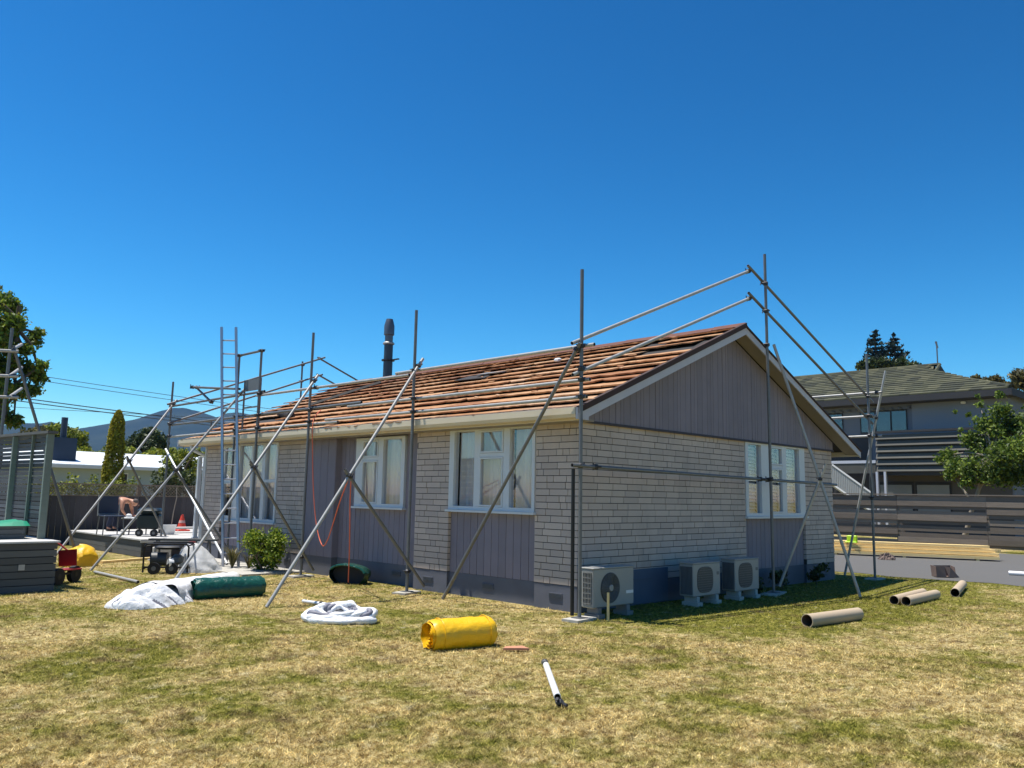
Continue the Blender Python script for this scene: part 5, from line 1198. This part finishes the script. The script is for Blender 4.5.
# stair with white balusters
sr = MB(); a_ = at(832, 465, X=30.9); b_ = at(871, 493, X=30.9); s0 = (30.9, a_.y, a_.z); s1 = (30.9, b_.y, b_.z-.12)
sr.path([(s0[0], s0[1], s0[2]), (s1[0], s1[1], s1[2]+.12)], .06, 4); sr.path([(s0[0], s0[1], s0[2]-.95), (s1[0], s1[1], s1[2]-.75)], .09, 4)
for k in range(22): t_ = k/21; y = s0[1]+(s1[1]-s0[1])*t_; z = s0[2]+(s1[2]+.12-s0[2])*t_; sr.box((s0[0]-.03, y-.035, z-.93), (s0[0]+.03, y+.035, z-.02))
sr.build('stair_balustrade', 'n_stair', nh)
MB().prism([(31.05, s0[1], s0[2]-1.1), (31.05, s1[1], s1[2]-.9), (31.05, s1[1], s1[2]-1.2), (31.05, s0[1], s0[2]-1.4)], (.9, 0, 0)).build('stair', 'n_dark', nh)
# second roof at the right edge
n2 = thing('far_house', 'low grey tiled roof of a farther house at the right edge', 'house', (44, -2, 0)); MB().box((43, -9, 0), (50, .6, 6.1)).build('wall', 'n_wall', n2)
rr_ = MB(); rr_.prism([(42.3, 1.2, 6.1), (42.3, -9.5, 6.1), (46.5, -9.5, 7.6), (46.5, .4, 7.6)], (0, 0, .12)); rr_.build('roof', 'n_roof', n2)

# ================================================================== LEFT BACKGROUND HOUSE
lh = thing('white_roofed_house', 'low pale blue house with white metal roof behind the board fence', 'house', (6, 33, 0)); LY = 30
MB().box((-3, LY+.6, 0), (11, LY+7, 2.42)).build('wall', 'wall_pale', lh)
mb = MB(); mb.prism([(-3.5, LY, 2.46), (11.5, LY, 2.40), (11.5, LY+4.2, 3.12), (-3.5, LY+4.2, 3.17)], (0, 0, .06)); mb.prism([(-3.5, LY+4.2, 3.17), (11.5, LY+4.2, 3.12), (11.5, LY+8, 2.4), (-3.5, LY+8, 2.4)], (0, 0, .06)); lr = mb.build('roof', 'white_roof', lh)
MB().box((-3.5, LY-.03, 2.33), (11.5, LY-.002, 2.46)).build('fascia', 'white_paint', lh)
chm = MB().box((2.35, LY+.9, 2.5), (3.25, LY+1.8, 3.62)).build('chimney', 'blue_dark', lr); MB().tube((2.8, LY+1.3, 3.62), (2.8, LY+1.3, 4.5), .13, 12).build('chimney_pot', 'blue_dark', chm)
for (a_, b_) in ((4.9, 5.35), (6.8, 7.6), (7.9, 8.3)):
    o = MB().box((a_, LY+.56, 1.0), (b_, LY+.598, 2.2)).build('window', 'white_paint', lh); MB().box((a_+.05, LY+.55, 1.05), (b_-.05, LY+.559, 2.15)).build('pane', 'n_dark', o)
# wires
def wire(label, a_, b_, sag=.35, r=.018):
    a_ = Vector(a_); b_ = Vector(b_); pts = [a_.lerp(b_, i/24)+Vector((0, 0, -sag*4*(i/24)*(1-i/24))) for i in range(25)]
    tag(MB().path(pts, r, 5).build('power_line', 'wire', off=tuple(a_), smooth=True), label, 'power line', 'power lines across the left sky')
wire('highest power line crossing the sky left of the ladder', (-8, 45, 8.75), (31, 45, 7.0)); wire('second power line just under the highest one', (-8, 45.6, 8.60), (31, 45.6, 6.75))
wire('upper wire of the thick middle pair', (-8, 45, 7.35), (31, 45, 5.6), .35, .03); wire('lower wire of the thick middle pair', (-8, 45.5, 7.22), (31, 45.5, 5.45), .35, .03)
wire('lowest power line just above the mountains', (-8, 45, 5.75), (31, 45, 6.9), .2, .014)

# ================================================================== TREES AND PLANTS

def pxclumps(lst, Y, k, dep=1.0, jit=.6, seed=1):
    rs = random.Random(seed); out = []
    for (x, y, r_) in lst:
        p = at(x, y, Y=Y+rs.uniform(-jit, jit)); q = r_/k; out.append((p.x, p.y, p.z, q, q*dep, q*.8))
    return out
T0 = at(4, 470, Y=22)
t = thing('broadleaf_tree', 'large broadleaf tree rising behind the scaffold at the left edge', 'tree', (T0.x-.3, 22, 0))
cl = pxclumps([(3, 303, 13), (14, 308, 9), (16, 322, 9), (4, 325, 14), (4, 345, 12), (34, 340, 8), (38, 333, 6), (24, 350, 8), (3, 366, 15), (18, 366, 9), (31, 372, 10), (41, 366, 7), (40, 378, 7), (22, 390, 10), (34, 390, 7), (5, 392, 11), (4, 417, 10), (14, 421, 8), (-15, 300, 16), (-20, 340, 22), (-20, 390, 22), (-45, 320, 24), (-45, 370, 26), (-15, 425, 14), (-30, 280, 16)], 22, 27, 1.3, .7, 2)
leaves('crown', clumps(cl, 24000, .30), .13, 'leaf_left', t)
trunk('trunk', (T0.x-.3, 22, 0), (T0.x-.1, 22, 7.2), .17, t, 'bark', [c[:3] for c in cl[5:20]], 3)

cf = at(110, 483, Y=20.5); t = thing('columnar_conifer', 'narrow golden green columnar conifer behind the board fence', 'tree', (cf.x, 20.5, 0)); n = 15000
zz = RS.rand(n)**.85; hgt = 4.02; a = RS.rand(n)*2*np.pi; rr = .36*np.clip(1.02-(zz**2.0)*.55, .0, 1)*(.90+.07*np.sin(a*5+zz*24)+.05*RS.normal(size=n)); rr *= np.clip(((1-zz)*11)**.5, .0, 1)*(.75+.25*RS.rand(n)**.3)
leaves('crown', np.stack([cf.x+.03+.06*zz+np.cos(a)*rr, 20.5+np.sin(a)*rr, .3+zz*(hgt-.3)], 1), .075, 'leaf_conifer', t, .5, -.8); trunk('trunk', (cf.x, 20.5, 0), (cf.x, 20.5, 3.2), .07, t)

def bgtree(name, label, cat, lst, Y, k, n, size, mat, seed, shell=.4):
    cl = pxclumps(lst, Y, k, 1.2, .8, seed); mx = sum(c[0] for c in cl)/len(cl); my = Y; t = thing(name, label, cat, (mx, my, 0))
    leaves('crown', clumps(cl, n, shell), size, mat, t); zt = sum(c[2] for c in cl)/len(cl); trunk('trunk', (mx, my, 0), (mx, my, zt), .12, t, 'bark', [c[:3] for c in cl[:6]], seed); return t
bgtree('background_tree', 'yellow green loose tree left of the blue chimney', 'tree', [(48, 440, 8), (58, 432, 9), (68, 434, 9), (78, 438, 8), (60, 444, 9), (84, 448, 6), (50, 430, 6), (72, 446, 8)], 44, 15.5, 3600, .20, 'leaf_hedge', 11)
bgtree('background_tree', 'dark rounded tree between conifer and scaffold, below the peak', 'tree', [(130, 446, 8), (140, 440, 9), (150, 434, 9), (158, 440, 9), (150, 446, 9), (128, 452, 7), (163, 450, 7)], 46, 14.5, 3800, .20, 'leaf_dark', 12)
bgtree('background_tree', 'small yellow green tree beside the far end of the brick house', 'tree', [(172, 462, 9), (184, 456, 9), (192, 466, 9), (178, 472, 9), (166, 472, 7), (196, 452, 5), (188, 476, 8)], 24, 25, 2800, .12, 'leaf_hedge', 13)
bgtree('background_tree', 'low dark foliage mass left behind the slatted screen', 'tree', [(30, 436, 8), (40, 432, 7), (22, 440, 8), (34, 444, 8)], 40, 17, 2200, .18, 'leaf_olive', 14)
# yellowish hedge line above the white roof, hedge along the fence
def hedge(name, label, p0, p1, w, h0, h1, n, size, mat, seed):
    p0 = Vector(p0); p1 = Vector(p1); d = p1-p0; t = thing(name, label, 'hedge', tuple((p0+p1)/2)); rs = np.random.RandomState(seed); u = rs.rand(n); sx = (rs.rand(n)-.5)*w; hh = h0+(h1-h0)*rs.rand(n)**.5*(1+.16*np.sin(u*31+seed)+.10*np.sin(u*67))
    pts = np.stack([p0.x+d.x*u, p0.y+d.y*u+sx, hh], 1); leaves('foliage', pts, size, mat, t)
    m = MB(); 
    for k in range(6): q = p0.lerp(p1, (k+.5)/6); m.tube((q.x, q.y, 0), (q.x, q.y, h0+.3), .04, 6)
    m.build('stems', 'bark', t); return t
hedge('hedge', 'yellow hedge line above the white roof', (1, 43, 0), (13, 40, 0), 1.2, 2.6, 3.75, 4200, .2, 'leaf_hedge', 1)
hedge('hedge', 'bright green hedge tips showing over the left of the board fence', (-2.0, 17.7, 0), (.9, 17.7, 0), .7, .9, 1.72, 2600, .08, 'leaf_hedge', 2)
hedge('hedge', 'dark climber over the board fence beside the brick house', (1.3, 17.6, 0), (4.2, 17.6, 0), .6, 1.0, 2.0, 2600, .09, 'leaf_dark', 3)
# small tree over the paling fence
tb_ = at(958, 495, X=24.2)
t = thing('fence_tree', 'leafy light green tree growing just beyond the paling fence', 'tree', (24.2, tb_.y, 0))
def pxcX(lst, X, k, seed, jit=.6):
    rs = random.Random(seed); out = []
    for (x, y, r_) in lst: p = at(x, y, X=X+rs.uniform(-jit, jit)); q = r_/k; out.append((p.x, p.y, p.z, q*1.1, q, q*.85))
    return out
cl = pxcX([(1002, 412, 11), (985, 425, 12), (1000, 430, 16), (1018, 425, 14), (970, 440, 10), (985, 450, 16), (1005, 455, 18), (1024, 450, 16), (948, 455, 9), (955, 465, 10), (940, 460, 6), (970, 468, 12), (950, 474, 8), (990, 474, 14), (1010, 476, 14), (1030, 474, 14), (968, 482, 8), (1045, 440, 22), (1040, 410, 14), (980, 405, 4), (968, 415, 3), (960, 430, 3), (955, 412, 2.5), (1000, 395, 5), (978, 396, 3)], 24.4, 26, 5)
leaves('crown', clumps(cl, 17000, .25), .12, 'leaf_right', t); trunk('trunk', (24.2, tb_.y, 0), (24.4, tb_.y-1.2, 3.6), .10, t, 'bark_pale', [c[:3] for c in cl[:20]], 6)
# two spruces far behind the neighbour's roof
def spruce(label, px_, ty, X, w, h, seed):
    top = at(px_, ty, X=X); w *= 1.15; rs = np.random.RandomState(seed); t = thing('spruce_tree', label, 'tree', (X, top.y, 0), 'spruces behind the mossy roof'); P_ = []
    z = top.z; k = 0
    while z > top.z-h:
        f = (top.z-z)/h; L_ = w*(.06+.94*f**.8)*(1+.1*rs.normal()); nb = 9
        for b in range(nb):
            a = rs.rand()*6.28; l = L_*(.75+.45*rs.rand()); m = max(10, int(60*l/w)); u = rs.rand(m)**.8; sp = (rs.rand(m)-.5)*.42*l*(1-u*.6)
            P_.append(np.stack([X+np.cos(a)*u*l-np.sin(a)*sp, top.y+np.sin(a)*u*l+np.cos(a)*sp, z-u*l*.16+.10*l*u*u*2-rs.rand(m)*.18], 1))
        z -= .34+.1*rs.rand(); k += 1
    leaves('crown', np.concatenate(P_), .36, 'leaf_spruce', t, .45, .1); trunk('trunk', (X, top.y, 0), (X, top.y, top.z-.3), .22, t); return t
spruce('left and slightly taller dark spruce of the pair behind the mossy roof', 875, 331, 72, 2.5, 6.5, 1); spruce('right dark spruce of the pair behind the mossy roof', 894, 334, 73, 2.4, 6.5, 2)
def bgX(name, label, lst, X, k, n, size, mat, seed):
    cl = pxcX(lst, X, k, seed, 1.0); my = sum(c[1] for c in cl)/len(cl); t = thing(name, label, 'tree', (X, my, 0)); leaves('crown', clumps(cl, n, .35), size, mat, t); trunk('trunk', (X, my, 0), (X, my, sum(c[2] for c in cl)/len(cl)), .2, t, 'bark', [c[:3] for c in cl[:5]], seed)
bgX('background_tree', 'low dark shrubs under the two spruces', [(862, 366, 6), (872, 364, 7), (885, 363, 7), (900, 364, 7), (912, 366, 6), (921, 368, 4)], 70, 10.3, 2600, .3, 'leaf_dark', 31)
bgX('background_tree', 'olive tree behind the right end of the mossy roof', [(976, 378, 4), (985, 384, 7), (995, 380, 6), (1003, 386, 6), (975, 386, 6)], 62, 12, 2400, .26, 'leaf_olive', 32)
bgX('background_tree', 'olive tree at the far right edge above the far house', [(1018, 376, 7), (1024, 384, 9), (1012, 386, 6), (1032, 374, 9), (1045, 380, 12)], 58, 12.5, 2400, .26, 'leaf_olive', 33)

# ================================================================== LIGHT, AIR, CAMERA
SUN = Vector((-.19, .25, 1)).normalized()          # towards the sun
el = math.asin(SUN.z); az = math.atan2(SUN.x, SUN.y)
w = bpy.data.worlds.new('World'); scene.world = w; w.use_nodes = True; nt = w.node_tree
sky = nt.nodes.new('ShaderNodeTexSky'); sky.sky_type = 'NISHITA'; sky.sun_disc = False; sky.sun_elevation = el; sky.sun_rotation = az
sky.altitude = 100; sky.air_density = 1.0; sky.dust_density = .25; sky.ozone_density = 3.0
hs = nt.nodes.new('ShaderNodeHueSaturation'); hs.inputs['Saturation'].default_value = 1.30; hs.inputs['Value'].default_value = .47; hs.inputs['Hue'].default_value = .475
nt.links.new(sky.outputs[0], hs.inputs['Color']); bg = nt.nodes['Background']; gm = nt.nodes.new('ShaderNodeGamma'); gm.inputs['Gamma'].default_value = 1.8; nt.links.new(hs.outputs[0], gm.inputs['Color']); nt.links.new(gm.outputs[0], bg.inputs['Color']); bg.inputs['Strength'].default_value = .10
sl = bpy.data.lights.new('sun', 'SUN'); sl.energy = 4.8; sl.angle = R(.53); sl.color = (1, .95, .86); so = bpy.data.objects.new('sun', sl); C.objects.link(so)
so.rotation_euler = SUN.to_track_quat('Z', 'Y').to_euler(); so.location = SUN*60
# air
mb = MB(); mb.box((-2600, -2600, -6), (3600, 3600, 400)); hz = mb.build('haze', 'galv'); hz.data.materials.clear()
hm = bpy.data.materials.new('haze'); hm.use_nodes = True; t = hm.node_tree; t.nodes.remove(t.nodes['Principled BSDF'])
pv = t.nodes.new('ShaderNodeVolumePrincipled'); pv.inputs['Color'].default_value = (.22, .46, 1, 1); pv.inputs['Density'].default_value = .00010; pv.inputs['Anisotropy'].default_value = .2
t.links.new(pv.outputs[0], t.nodes['Material Output'].inputs['Volume']); hz.data.materials.append(hm); stuff(hz)
cd = bpy.data.cameras.new('camera'); co = bpy.data.objects.new('camera', cd); C.objects.link(co); scene.camera = co
cd.sensor_width = 36; cd.lens = FPX/1024*36; cd.clip_start = .05; cd.clip_end = 9000
m = Matrix.Identity(4)
for i in range(3): m[i][0] = RT[i]; m[i][1] = UP[i]; m[i][2] = -_f[i]; m[i][3] = CAM[i]
co.matrix_world = m
vs = scene.view_settings; vs.view_transform = 'Standard'; vs.look = 'None'; vs.exposure = .60; vs.gamma = 1; vs.use_curve_mapping = False
scene.cycles.max_bounces = 6; scene.cycles.transparent_max_bounces = 12; scene.cycles.volume_bounces = 0
try: scene.cycles.use_denoising = True
except Exception: pass
